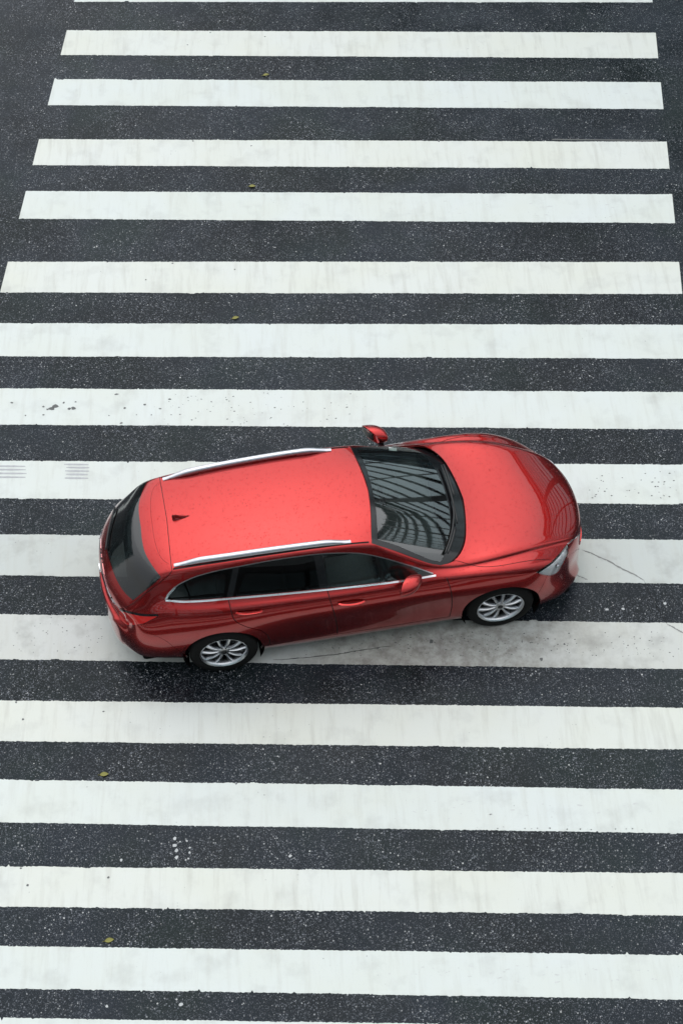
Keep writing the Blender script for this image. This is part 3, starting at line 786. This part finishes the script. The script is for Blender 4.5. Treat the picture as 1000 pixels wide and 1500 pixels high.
# wheel housings, floor, interior
for xc in (0, -2.752):
    for sg in (-1, 1):
        bm = bmesh.new(); prev = None
        for t in np.linspace(rad(-30), rad(210), 30):
            cur = [bm.verts.new((xc+.40*math.cos(t), sg*y, .352+.405*math.sin(t))) for y in (.55, .885)]
            if prev: bm.faces.new((prev[0], prev[1], cur[1], cur[0]))
            prev = cur
        from_bm('wheel_housing', bm, M['under'], car)
bm = bmesh.new(); add_box(bm, (-1.4, 0, .24), (4.3, 1.5, .10), .04); add_box(bm, (.48, 0, .5), (.44, .86, .35), .05); add_box(bm, (-.15, 0, .62), (.8, 1.06, .55), .05)
add_box(bm, (-3.15, 0, .52), (.85, 1.2, .55), .05)
from_bm('floor_pan', bm, M['under'], car, angle=30)
bm = bmesh.new(); add_box(bm, (-.80, 0, .86), (.62, 1.42, .20), .07, 3); add_box(bm, (-.98, 0, .66), (.30, 1.40, .30), .05); add_box(bm, (-1.3, 0, .50), (.9, .22, .30), .04)
db = from_bm('dashboard', bm, M['dash'], car, angle=40)
bm = bmesh.new(); add_box(bm, (-.93, .37, .985), (.24, .36, .05), .02); from_bm('instrument_hood', bm, M['dash'], db, angle=40)
bm = bmesh.new(); sw = []
for k in range(33):
    a = 2*math.pi*k/32; sw.append((math.cos(a)*.185, math.sin(a)*.185))
pts = [Vector((-1.17+.30*b*.4, .37+a, .90+b*.92)) for a, b in sw]
sweep(bm, pts, circ(.014, 8), ups=[(1, 0, .3)]*len(pts), cap=False); add_box(bm, (-1.165, .37, .90), (.05, .12, .10), .02)
from_bm('steering_wheel', bm, M['dash'], car)
def seat(x, y, w_, mat, name='seat'):
    bm = bmesh.new(); add_box(bm, (x, y, .52), (.52, w_, .18), .06, 3)
    so = from_bm(name, bm, mat, car, angle=50)
    bm = bmesh.new(); add_box(bm, (x-.33, y, .83), (.16, w_*.95, .62), .06, 3, None)
    from_bm('seat_back', bm, mat, so, angle=50)
    for yy in ((y,) if w_ < 1 else (y-.42, y+.42)):
        bm = bmesh.new(); add_box(bm, (x-.41, yy, 1.20), (.11, .26, .17), .05, 3); from_bm('headrest', bm, mat, so, angle=50)
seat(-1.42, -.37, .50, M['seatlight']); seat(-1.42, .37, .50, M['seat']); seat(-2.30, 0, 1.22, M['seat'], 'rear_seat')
bm = bmesh.new(); add_box(bm, (0, 0, 0), (.05, .22, .065), .02, 3, Matrix.Rotation(rad(-20), 3, 'Y')); bmesh.ops.translate(bm, vec=(-1.02, 0, 1.275), verts=bm.verts)
from_bm('rear_view_mirror', bm, M['black'], car, angle=50)
# paper label inside the screen
q = px([(568.5, 656), (581, 661)], 2); u0, v0 = q[0]; u1, v1 = q[1]
c4 = [px([p, p], 2)[0] for p in ((569, 655.5), (580.5, 657), (581, 661.5), (569.5, 660.5))]
bm = bmesh.new(); vsx = [bm.verts.new(on_body(u, v, .004)[0]) for u, v in c4]; bm.faces.new(vsx)
from_bm('permit_label', bm, M['label'], car, smooth=False)

# ------------------------------------------------------------------ road and markings
bm = bmesh.new(); bmesh.ops.create_grid(bm, x_segments=1, y_segments=1, size=1); bmesh.ops.scale(bm, vec=(300, 300, 1), verts=bm.verts)
bmesh.ops.translate(bm, vec=(0, 30, 0), verts=bm.verts)
road = from_bm('road', bm, M['asphalt'], smooth=False); tag(road, kind='structure')
# lower/upper edge of each stripe on the line x = -3.5 and x = 3.5 (metres)
lx = lambda y: -3.437-.0975*(18.89-y); rx = lambda y: 4.54-.0905*(18.20-y)
STR = [  # y of far edge at left end, right end; near edge at left end, right end (measured where each is in view)
 ((-3.44, 20.08), (4.60, 19.42), (-3.40, 19.53), (4.58, 18.87)),
 ((-3.4369, 18.8914), (4.5401, 18.2031), (-3.4783, 18.3593), (4.4922, 17.6605)),
 ((-3.5465, 17.8515), (4.4689, 17.1669), (-3.5924, 17.3213), (4.4104, 16.6284)),
 ((-3.6699, 16.6482), (4.3619, 15.9939), (-3.7038, 16.1517), (4.3154, 15.4893)),
 ((-3.7712, 15.6716), (4.2907, 15.0224), (-3.8173, 15.1726), (4.2417, 14.5162)),
 ((-3.9068, 14.4262), (4.1498, 13.855), (-3.9286, 13.9102), (4.1000, 13.3288)),
 ((-3.8852, 13.4059), (4.0308, 12.8406), (-3.8399, 12.8796), (3.945, 12.3224)),
 ((-3.7974, 12.3859), (3.8629, 11.8261), (-3.7511, 11.8476), (3.7746, 11.2925)),
 ((-3.7064, 11.3277), (3.6933, 10.8007), (-3.6616, 10.8068), (3.6056, 10.2709)),
 ((-3.6199, 10.3217), (3.5297, 9.812), (-3.5743, 9.7917), (3.4395, 9.2669)),
 ((-3.5325, 9.3059), (3.3608, 8.7908), (-3.4859, 8.7639), (3.2724, 8.2569)),
 ((-3.4451, 8.2892), (3.2011, 7.8259), (-3.406, 7.8346), (3.1267, 7.3758)),
 ((-3.37, 7.4169), (3.057, 6.955), (-3.3313, 6.9666), (2.984, 6.5137)),
 ((-3.2933, 6.5249), (2.9195, 6.1236), (-3.2594, 6.1312), (2.8538, 5.7263)),
 ((-3.2272, 5.756), (2.7937, 5.3633), (-3.1937, 5.3674), (2.7285, 4.9692)),
 ((-3.1712, 5.1051), (2.6885, 4.7273), (-3.14, 4.62), (2.62, 4.22)),
]
LABELS = [
 'white crosswalk stripe farthest from the viewer, cut by the top of the view',
 'clean white crosswalk stripe, first complete one below the top edge',
 'pale white crosswalk stripe second from the far end of the crossing',
 'cream tinged white crosswalk stripe third from the far end',
 'white crosswalk stripe fourth from the far end, above the wide asphalt gap',
 'white crosswalk stripe with both ends just in view beside the kerbside asphalt',
 'white crosswalk stripe two above the red car, running across the whole view',
 'white crosswalk stripe with dark oil spots just beyond the far wing mirror of the car',
 'white crosswalk stripe with grey tyre marks, hidden in part by the car roof',
 'greyish crosswalk stripe under the middle of the car with a crack before its nose',
 'dirty grey crosswalk stripe running under the near wheels of the red car',
 'clean white crosswalk stripe nearest the viewer side of the car, below its wheels',
 'white crosswalk stripe below a fallen leaf, second one in front of the car side',
 'white crosswalk stripe below the white paint flecks, third in front of the car',
 'white crosswalk stripe below the lowest fallen leaf, near the bottom of the view',
 'white crosswalk stripe cut by the bottom edge of the view',
]
def interp(a, b, x): return a[1]+(b[1]-a[1])*(x-a[0])/(b[0]-a[0])
def ragged(x0, x1, f, amp=.0075):
    n = max(2, int((x1-x0)/.014)); xs = np.linspace(x0, x1, n+1)
    sl = np.convolve(rng.randn(n+21), np.ones(21)/21**.5, 'valid')[:n+1]*.5
    j = rng.randn(n+1)*.55
    spike = (rng.rand(n+1) > .985)*rng.randn(n+1)*1.6
    for _ in range(int((x1-x0)*.7)):
        k = rng.randint(2, n-2); wd = rng.randint(1, 4); spike[max(0, k-wd):k+wd] += rng.randn()*1.0
    return [(x, f(x)+amp*(.45*a+.5*b+.8*c)) for x, a, b, c in zip(xs, sl, j, spike)]
mats = {}
stripes = []
for i, (a, b, c, d) in enumerate(STR):
    fy, ny = (lambda x, a=a, b=b: interp(a, b, x)), (lambda x, c=c, d=d: interp(c, d, x))
    x0f = lx(fy(-3.8)); x0n = lx(ny(-3.8)); x1f = rx(fy(4)); x1n = rx(ny(4))
    topL = ragged(x0f, x1f, fy); botL = ragged(x0n, x1n, ny)
    bm = bmesh.new(); TH = .003
    vt = [bm.verts.new((x, y, TH)) for x, y in topL]; vb = [bm.verts.new((x, y, TH)) for x, y in botL]
    n = min(len(vt), len(vb))
    for k in range(n-1):
        e_ = lambda arr, k: arr[min(len(arr)-1, k)] if k < n-1 else arr[-1]
        bm.faces.new((vb[k], e_(vb, k+1), e_(vt, k+1), vt[k]))
    loop = vb+vt[::-1]
    be = [e for e in bm.edges if e.is_boundary]
    r_ = bmesh.ops.extrude_edge_only(bm, edges=be)
    for g in r_['geom']:
        if isinstance(g, bmesh.types.BMVert): g.co.z = -.002
    bmesh.ops.delete(bm, geom=[v for v in bm.verts if not v.link_faces], context='VERTS')
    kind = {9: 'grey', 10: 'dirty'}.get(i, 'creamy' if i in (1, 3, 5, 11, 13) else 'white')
    if kind not in mats:
        mats[kind] = {'white': make_paint('road_paint_white', (.625, .668, .655), .30, .36), 'creamy': make_paint('road_paint_cream', (.64, .668, .638), .28, .55),
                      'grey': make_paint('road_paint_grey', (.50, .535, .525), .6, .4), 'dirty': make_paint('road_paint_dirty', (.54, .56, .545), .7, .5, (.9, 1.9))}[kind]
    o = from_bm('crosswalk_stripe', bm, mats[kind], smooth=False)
    tag(o, LABELS[i], 'road marking', 'white stripes of the zebra crossing'); stripes.append(o)

def px_ground(x, y, z=0.0):
    d = fwd + R2*((x-500)/F_PX) - U2*((y-750)/F_PX); t = (z-CAM_H)/d.z
    return Vector((d.x*t, d.y*t, z))
def blob(bm, c, r, ang=0, el=1.0, z=.0045, n=9):
    vs_ = []
    for k in range(n):
        a = 2*math.pi*k/n; rr = r*(.65+.6*random.random())
        x, y = rr*math.cos(a)*el, rr*math.sin(a); ca, sa = math.cos(ang), math.sin(ang)
        vs_.append(bm.verts.new((c.x+x*ca-y*sa, c.y+x*sa+y*ca, z)))
    bm.faces.new(vs_)
# oil spots on stripe 7, grime flecks on 9 and 10
spotm = simple('oil_spot', (.10, .105, .105), .6, var=50)
def spots(stripe, spec, name, mat=spotm):
    bm = bmesh.new()
    for x, y, r, el in spec: blob(bm, px_ground(x, y), r, random.uniform(-.3, .3), el)
    o = from_bm(name, bm, mat, stripe, smooth=False); o['kind'] = 'stuff'
sp7 = [(76, 599, .022, 1.5), (81, 595, .028, 1.6), (70, 600, .012, 1), (102, 599, .018, 1.4), (108, 598, .022, 1.3), (94, 590, .014, 1), (111, 589, .01, 1.2), (64, 596, .012, 1.2), (64, 608, .012, 1.5), (212, 593, .014, 1.4), (183, 598, .014, 1), (171, 578, .012, 2), (235, 599, .011, 1.4), (249, 585, .012, 1.4), (38, 609, .011, 1), (18, 590, .012, 1.6), (160, 609, .008, 1), (222, 608, .008, 1), (200, 608, .007, 1), (178, 620, .011, 1.6)]
sp7 += [(random.uniform(240, 520), random.uniform(575, 624), random.uniform(.003, .007), random.uniform(1, 2)) for _ in range(70)]
spots(stripes[7], sp7, 'oil_spots')
def inside10(x, y): return True
sp10 = [(631, 940, .024, .9), (802, 936, .010, 1), (792, 966, .018, 1), (826, 944, .010, 1)]
sp10 += [(random.gauss(700, 75), random.uniform(926, 962), random.uniform(.002, .007), random.uniform(1, 1.8)) for _ in range(95)]
sp10 += [(random.uniform(440, 990), random.uniform(932, 962), random.uniform(.002, .006), random.uniform(1, 2)) for _ in range(120)]
sp10 += [(random.uniform(20, 150), random.uniform(906, 958), random.uniform(.002, .006), random.uniform(1, 2)) for _ in range(40)]
spots(stripes[10], sp10, 'grime_spots')
sp8 = [(random.uniform(860, 990), random.uniform(690, 730), random.uniform(.003, .008), random.uniform(1, 2)) for _ in range(40)]
spots(stripes[8], sp8, 'grime_spots')
for si in (2, 4, 12, 14):
    yy = {2: (128, 150), 4: (295, 318), 12: (1170, 1200), 14: (1415, 1440)}[si]
    spots(stripes[si], [(random.uniform(560, 960), random.uniform(*yy), random.uniform(.003, .008), random.uniform(1, 4)) for _ in range(34)]+[(random.uniform(20 if si > 4 else 120, 560), random.uniform(*yy), random.uniform(.002, .004), 1.5) for _ in range(12)], 'grime_spots', simple('faint_grime', (.55, .57, .56), .6, var=40) if si == 2 else bpy.data.materials['faint_grime'])
for si, lst in {1: [(308, 48), (388, 54), (275, 66)], 3: [(283, 207), (368, 214)], 5: [(253, 386), (344, 395), (214, 410)], 11: [(24, 1029), (152, 1042.5), (34, 1054)], 13: [(31, 1272), (159, 1285.5), (41, 1297)]}.items():
    spots(stripes[si], [(x, y, .010, 1.2) for x, y in lst], 'dark_specks')
# tyre marks: rows of grey tread prints
tread = simple('tyre_print', (.40, .41, .43), .6, var=30)
for x0, x1, ys in ((-20, 38, (683, 688, 693.5, 699)), (96, 131, (680.5, 685, 690, 695, 700.5))):
    bm = bmesh.new()
    for y in ys:
        a, b = px_ground(x0+random.uniform(-2, 2), y), px_ground(x1+random.uniform(-2, 2), y+.4)
        n = 14; t_, b_ = [], []
        for k in range(n+1):
            p = a.lerp(b, k/n); h = .0115*(.5+.5*min(1, 4*min(k, n-k)/n))*(.85+.3*random.random())
            t_.append(bm.verts.new((p.x, p.y+h, .0045))); b_.append(bm.verts.new((p.x, p.y-h, .0045)))
        for k in range(n): bm.faces.new((b_[k], b_[k+1], t_[k+1], t_[k]))
    from_bm('tyre_mark', bm, tread, stripes[8], smooth=False)
# cracks
def crack(parent, pts, w, mat=None):     # thin irregular line lying on the paint or the road
    q = catmull(pts, 40); bm = bmesh.new(); prev = None; off = 0
    for i, (x, y) in enumerate(q):
        off = off*.7+random.gauss(0, .5)
        p = px_ground(x, y+off*.5); ww = w*(.6+.8*random.random())*min(1, .3+min(i, 39-i)/5)
        cur = (bm.verts.new((p.x, p.y+ww, .0046)), bm.verts.new((p.x, p.y-ww, .0046)))
        if prev: bm.faces.new((prev[1], cur[1], cur[0], prev[0]))
        prev = cur
    from_bm('crack', bm, mat or M['crack'], parent, smooth=False)
greyc = simple('dusty_crack', (.22, .225, .22), .7, var=30)
crack(stripes[9], [(852, 806), (870, 813), (890, 822), (912, 834), (930, 843), (942, 850)], .009, greyc)
crack(stripes[9], [(843, 842), (853, 846.5), (860, 850)], .006, greyc)
crack(stripes[10], [(976, 914), (990, 922), (1010, 934)], .009, greyc)
crack(stripes[10], [(400, 967), (440, 964.5), (480, 960), (520, 954), (560, 948), (572, 947)], .004)
crack(road, [(942, 850), (952, 872), (966, 897), (976, 914)], .006, simple('dark_crack', (.004, .004, .004), .8))
# white paint flecks on the asphalt
fleckm = simple('paint_fleck', (.42, .44, .45), .5, var=20)
bm = bmesh.new()
for x, y, r in ((256, 1229, .018), (256, 1239, .018), (259, 1246, .020), (259, 1256, .019), (274, 1232, .011), (278, 1242, .010), (278, 1249, .011), (276, 1258, .011), (264, 1233, .008), (425, 1254, .015), (178, 1260, .014), (265, 1472, .018), (157, 1474, .012), (888, 893, .016), (912, 892, .014), (973, 884, .015)):
    blob(bm, px_ground(x, y), r, 0, 1.1, .003, 8)
from_bm('paint_flecks', bm, fleckm, road, smooth=False)['kind'] = 'stuff'
bm = bmesh.new()
a, b = px_ground(808, 204.6), px_ground(962, 206.2)
vv = [bm.verts.new((p.x, p.y+o_, .0042)) for p, o_ in ((a, -.012), (b, -.012), (b, .012), (a, .012))]; bm.faces.new(vv)
from_bm('thin_line', bm, simple('worn_line', (.10, .105, .105), .6, var=12), road, smooth=False)
bm = bmesh.new(); gx_ = 692
while gx_ < 935:
    gx_ += random.choice((7, 8, 9, 9, 14))
    for gy_ in range(1212, 1270, 8):
        if random.random() < .62: blob(bm, px_ground(gx_+random.uniform(-1, 1), gy_+random.uniform(-1.2, 1.2)+(gx_-692)*.012), random.uniform(.004, .0085), 0, 1.0, .003, 6)
o = from_bm('tyre_print', bm, simple('dust_print', (.17, .18, .185), .6, var=40), road, smooth=False); o['kind'] = 'stuff'
# fallen leaves
for (x, y), lb, rz in zip(((389.5, 110.5), (369.5, 273.5), (345, 466.5), (153, 1135), (160.5, 1378)),
        ('small yellow green leaf lying between the two farthest complete stripes', 'small yellow leaf lying in the third complete asphalt gap from the top',
         'small yellow green leaf on asphalt a few stripes beyond the red car', 'yellow green leaf on the asphalt two gaps below the rear wheel', 'yellow leaf on the asphalt nearest the bottom left corner'), (.1, -.1, .2, .05, .15)):
    bm = bmesh.new(); nL = 9; top, mid, bot = [], [], []
    for k in range(nL):
        t = k/(nL-1); w_ = .024*math.sin(math.pi*(.04+.94*t))**.8*(1.05-.3*t); xx = -.038+.080*t; zb = .006+.006*math.sin(t*3.0)
        top.append(bm.verts.new((xx, w_, zb+.007))); mid.append(bm.verts.new((xx, 0, zb))); bot.append(bm.verts.new((xx, -w_, zb+.005)))
    for k in range(nL-1):
        bm.faces.new((mid[k], mid[k+1], top[k+1], top[k])); bm.faces.new((bot[k], bot[k+1], mid[k+1], mid[k]))
    add_box(bm, (-.048, 0, .007), (.024, .003, .003))
    o = from_bm('fallen_leaf', bm, M['leaf']); p = px_ground(x, y); o.location = p; o.rotation_euler = (0, 0, rz)
    tag(o, lb, 'leaf', 'fallen leaves on the asphalt')

# ------------------------------------------------------------------ buildings round the crossing (out of view, seen in the car's glass and paint; the near one is added to block sky)
bmat = simple('facade_stone', (.10, .105, .11), .6, var=2)
gmat = simple('facade_glass', (.50, .62, .64), .12, .8)
fmat = simple('facade_frame', (.015, .016, .018), .4)
whitem = simple('facade_panel', (.42, .47, .48), .5, var=1.5)
def building(name, label, loc, rz, W, D, H, floors, bays, curve=0.0):
    root = empty(name, loc, rz); tag(root, label, 'building')
    nseg = bays
    def P(t, z, out=0.0):      # facade point: t in -1..1, faces -y locally
        return (t*W/2, -curve*(1-t*t)-out, z)
    bm = bmesh.new()
    for k in range(nseg):
        a, b = -1+2*k/nseg, -1+2*(k+1)/nseg
        v4 = [bm.verts.new(P(t, z)) for t, z in ((a, 0), (b, 0), (b, H), (a, H))]; bm.faces.new(v4)
    back = [bm.verts.new(p) for p in ((-W/2, 0, 0), (W/2, 0, 0), (W/2, D, 0), (-W/2, D, 0), (-W/2, 0, H), (W/2, 0, H), (W/2, D, H), (-W/2, D, H))]
    for f in ((1, 2, 6, 5), (2, 3, 7, 6), (3, 0, 4, 7), (4, 5, 6, 7)): bm.faces.new([back[i] for i in f])
    from_bm('wall', bm, bmat, root, smooth=False)
    fh = H/floors
    for fl in range(floors):
        for k in range(nseg):
            a, b = -1+2*(k+.06)/nseg, -1+2*(k+.94)/nseg
            z0, z1 = fl*fh+fh*.30, fl*fh+fh*.94; mid = (a+b)/2
            bmw = bmesh.new(); bmw.faces.new([bmw.verts.new(P(t, z, .06)) for t, z in ((a, z0), (b, z0), (b, z1), (a, z1))])
            wo = from_bm('window', bmw, gmat, root, smooth=False)
            bmw = bmesh.new(); bmw.faces.new([bmw.verts.new(P(t, z, .12)) for t, z in ((mid-.03/nseg, z0), (mid+.03/nseg, z0), (mid+.03/nseg, z1), (mid-.03/nseg, z1))])
            from_bm('window_bar', bmw, fmat, wo, smooth=False)
    for fl in range(floors+1):
        if fl % 2 == 0:
            bm = bmesh.new(); pr_ = None
            for k in range(nseg+1):
                t = -1+2*k/nseg; cur = [bm.verts.new(P(t, fl*fh+z, o_)) for z, o_ in ((0, .0), (0, .5), (.55, .5), (.55, .0))]
                if pr_:
                    for j in range(3): bm.faces.new((pr_[j], cur[j], cur[j+1], pr_[j+1]))
                pr_ = cur
            from_bm('ledge', bm, whitem, root, smooth=False)
    return root
bx, by = CAR[0], CAR[1]
def place(az, dist): return (bx+dist*math.cos(rad(az)), by+dist*math.sin(rad(az)), 0)
building('office_building', 'dark glass office block with curved front beyond the far side of the crossing', place(52, 46), rad(52-90), 66, 16, 13, 5, 18, 5.0)
cn = empty('glass_canopy', place(52, 20), rad(52-90)); tag(cn, 'arched steel and glass canopy standing beyond the far side of the crossing', 'canopy')
def cpt(t, h, out=0.0):       # t along the front -1..1, h 0..1 up the arch
    a = h*rad(74); r = 19.0+out
    return (t*25+1.0, -4.0*(1-t*t)+9.0*(1-math.cos(a))+out*.3, (18.2*(1+1.5*max(0, t-.1))+out)*math.sin(a)/math.sin(rad(74)))
gl_ = simple('canopy_glass', (.30, .38, .40), .1)
glt = make_glass('canopy_pane', (.55, .68, .71)); steel = simple('canopy_steel', (.07, .08, .085), .45)
bm = bmesh.new(); NH, NT = 18, 18
gridv = [[bm.verts.new(cpt(-1+2*k/(NT*2), h/NH)) for k in range(NT*2+1)] for h in range(NH+1)]
for h in range(NH):
    for k in range(NT*2): bm.faces.new((gridv[h][k], gridv[h][k+1], gridv[h+1][k+1], gridv[h+1][k]))
from_bm('glass_skin', bm, glt, cn, smooth=False)
for k in range(NT+1):
    bm = bmesh.new(); t = -1+2*k/NT; w_ = .26 if k % 3 == 0 else .07
    sweep(bm, [cpt(t, h/NH, .25) for h in range(NH+1)], [(-w_, -.25), (w_, -.25), (w_, .25), (-w_, .25)], ups=[(0, -1, .3)]*(NH+1))
    from_bm('rib', bm, steel, cn, smooth=False)
for h in range(NH+1):
    bm = bmesh.new(); w_ = .26 if h % 6 == 0 else .06
    sweep(bm, [cpt(-1+2*k/24, h/NH, .05) for k in range(25)], [(-w_, -.1), (w_, -.1), (w_, .1), (-w_, .1)])
    from_bm('purlin', bm, steel, cn, smooth=False)

building('stone_building', 'low dark stone block across the road behind the car', place(140, 44), rad(140-90), 46, 14, 12, 4, 16, 0.0)

building('sky_blocking_building', 'unseen dark block added on the near side of the crossing to hold back sky light', (0, -4.5, 0), math.pi, 70, 14, 15, 5, 18, 0.0)  # unseen block added to keep sky light off the car's near side

# ------------------------------------------------------------------ light
CLOUD_LO, CLOUD_HI, SKY_K = 3.2, 10.5, .45
w = bpy.data.worlds.new('World'); S.world = w; w.use_nodes = True; nt = w.node_tree
bg = nt.nodes['Background']; sky = N(nt, 'ShaderNodeTexSky', sky_type='NISHITA', sun_disc=False)
SUN_EL, SUN_AZ = rad(63), rad(92)        # azimuth from +x towards +y
sky.sun_elevation = SUN_EL; sky.sun_rotation = math.pi/2-SUN_AZ; sky.dust_density = 4; sky.air_density = 1.0
hs = N(nt, 'ShaderNodeHueSaturation'); hs.inputs['Saturation'].default_value = .62
# overcast: an even cloud sheet, thinner and brighter over the far side of the crossing, added to the clear-sky model
nt.links.new(sky.outputs[0], hs.inputs['Color'])
tc = N(nt, 'ShaderNodeTexCoord'); vm = N(nt, 'ShaderNodeVectorMath', operation='DOT_PRODUCT'); nt.links.new(tc.outputs['Generated'], vm.inputs[0])
vm.inputs[1].default_value = (.25, .72, .64)
mr = N(nt, 'ShaderNodeMapRange', interpolation_type='SMOOTHSTEP'); nt.links.new(vm.outputs['Value'], mr.inputs[0])
for i_, v_ in ((1, -.30), (2, .80), (3, CLOUD_LO), (4, CLOUD_HI)): mr.inputs[i_].default_value = v_
cl = mix(nt, 1.0, (.955, .985, 1.0), mr.outputs[0], 'MULTIPLY')
sc_ = mix(nt, 1.0, hs.outputs[0], SKY_K, 'MULTIPLY')
nt.links.new(mix(nt, 1.0, sc_, cl, 'ADD'), bg.inputs[0]); bg.inputs[1].default_value = .1
sl = bpy.data.lights.new('sun', 'SUN'); sl.energy = .5; sl.angle = rad(112); sl.color = (1, .99, .975)
so = bpy.data.objects.new('sun', sl); COL.objects.link(so)
dv = Vector((math.cos(SUN_EL)*math.cos(SUN_AZ), math.cos(SUN_EL)*math.sin(SUN_AZ), math.sin(SUN_EL)))
so.rotation_euler = dv.to_track_quat('Z', 'Y').to_euler(); so.location = (0, 20, 30)
S.view_settings.view_transform = 'Standard'; S.view_settings.look = 'None'; S.view_settings.gamma = 1; S.view_settings.use_curve_mapping = False
S.view_settings.exposure = .33
S.cycles.max_bounces = 8; S.cycles.transparent_max_bounces = 12
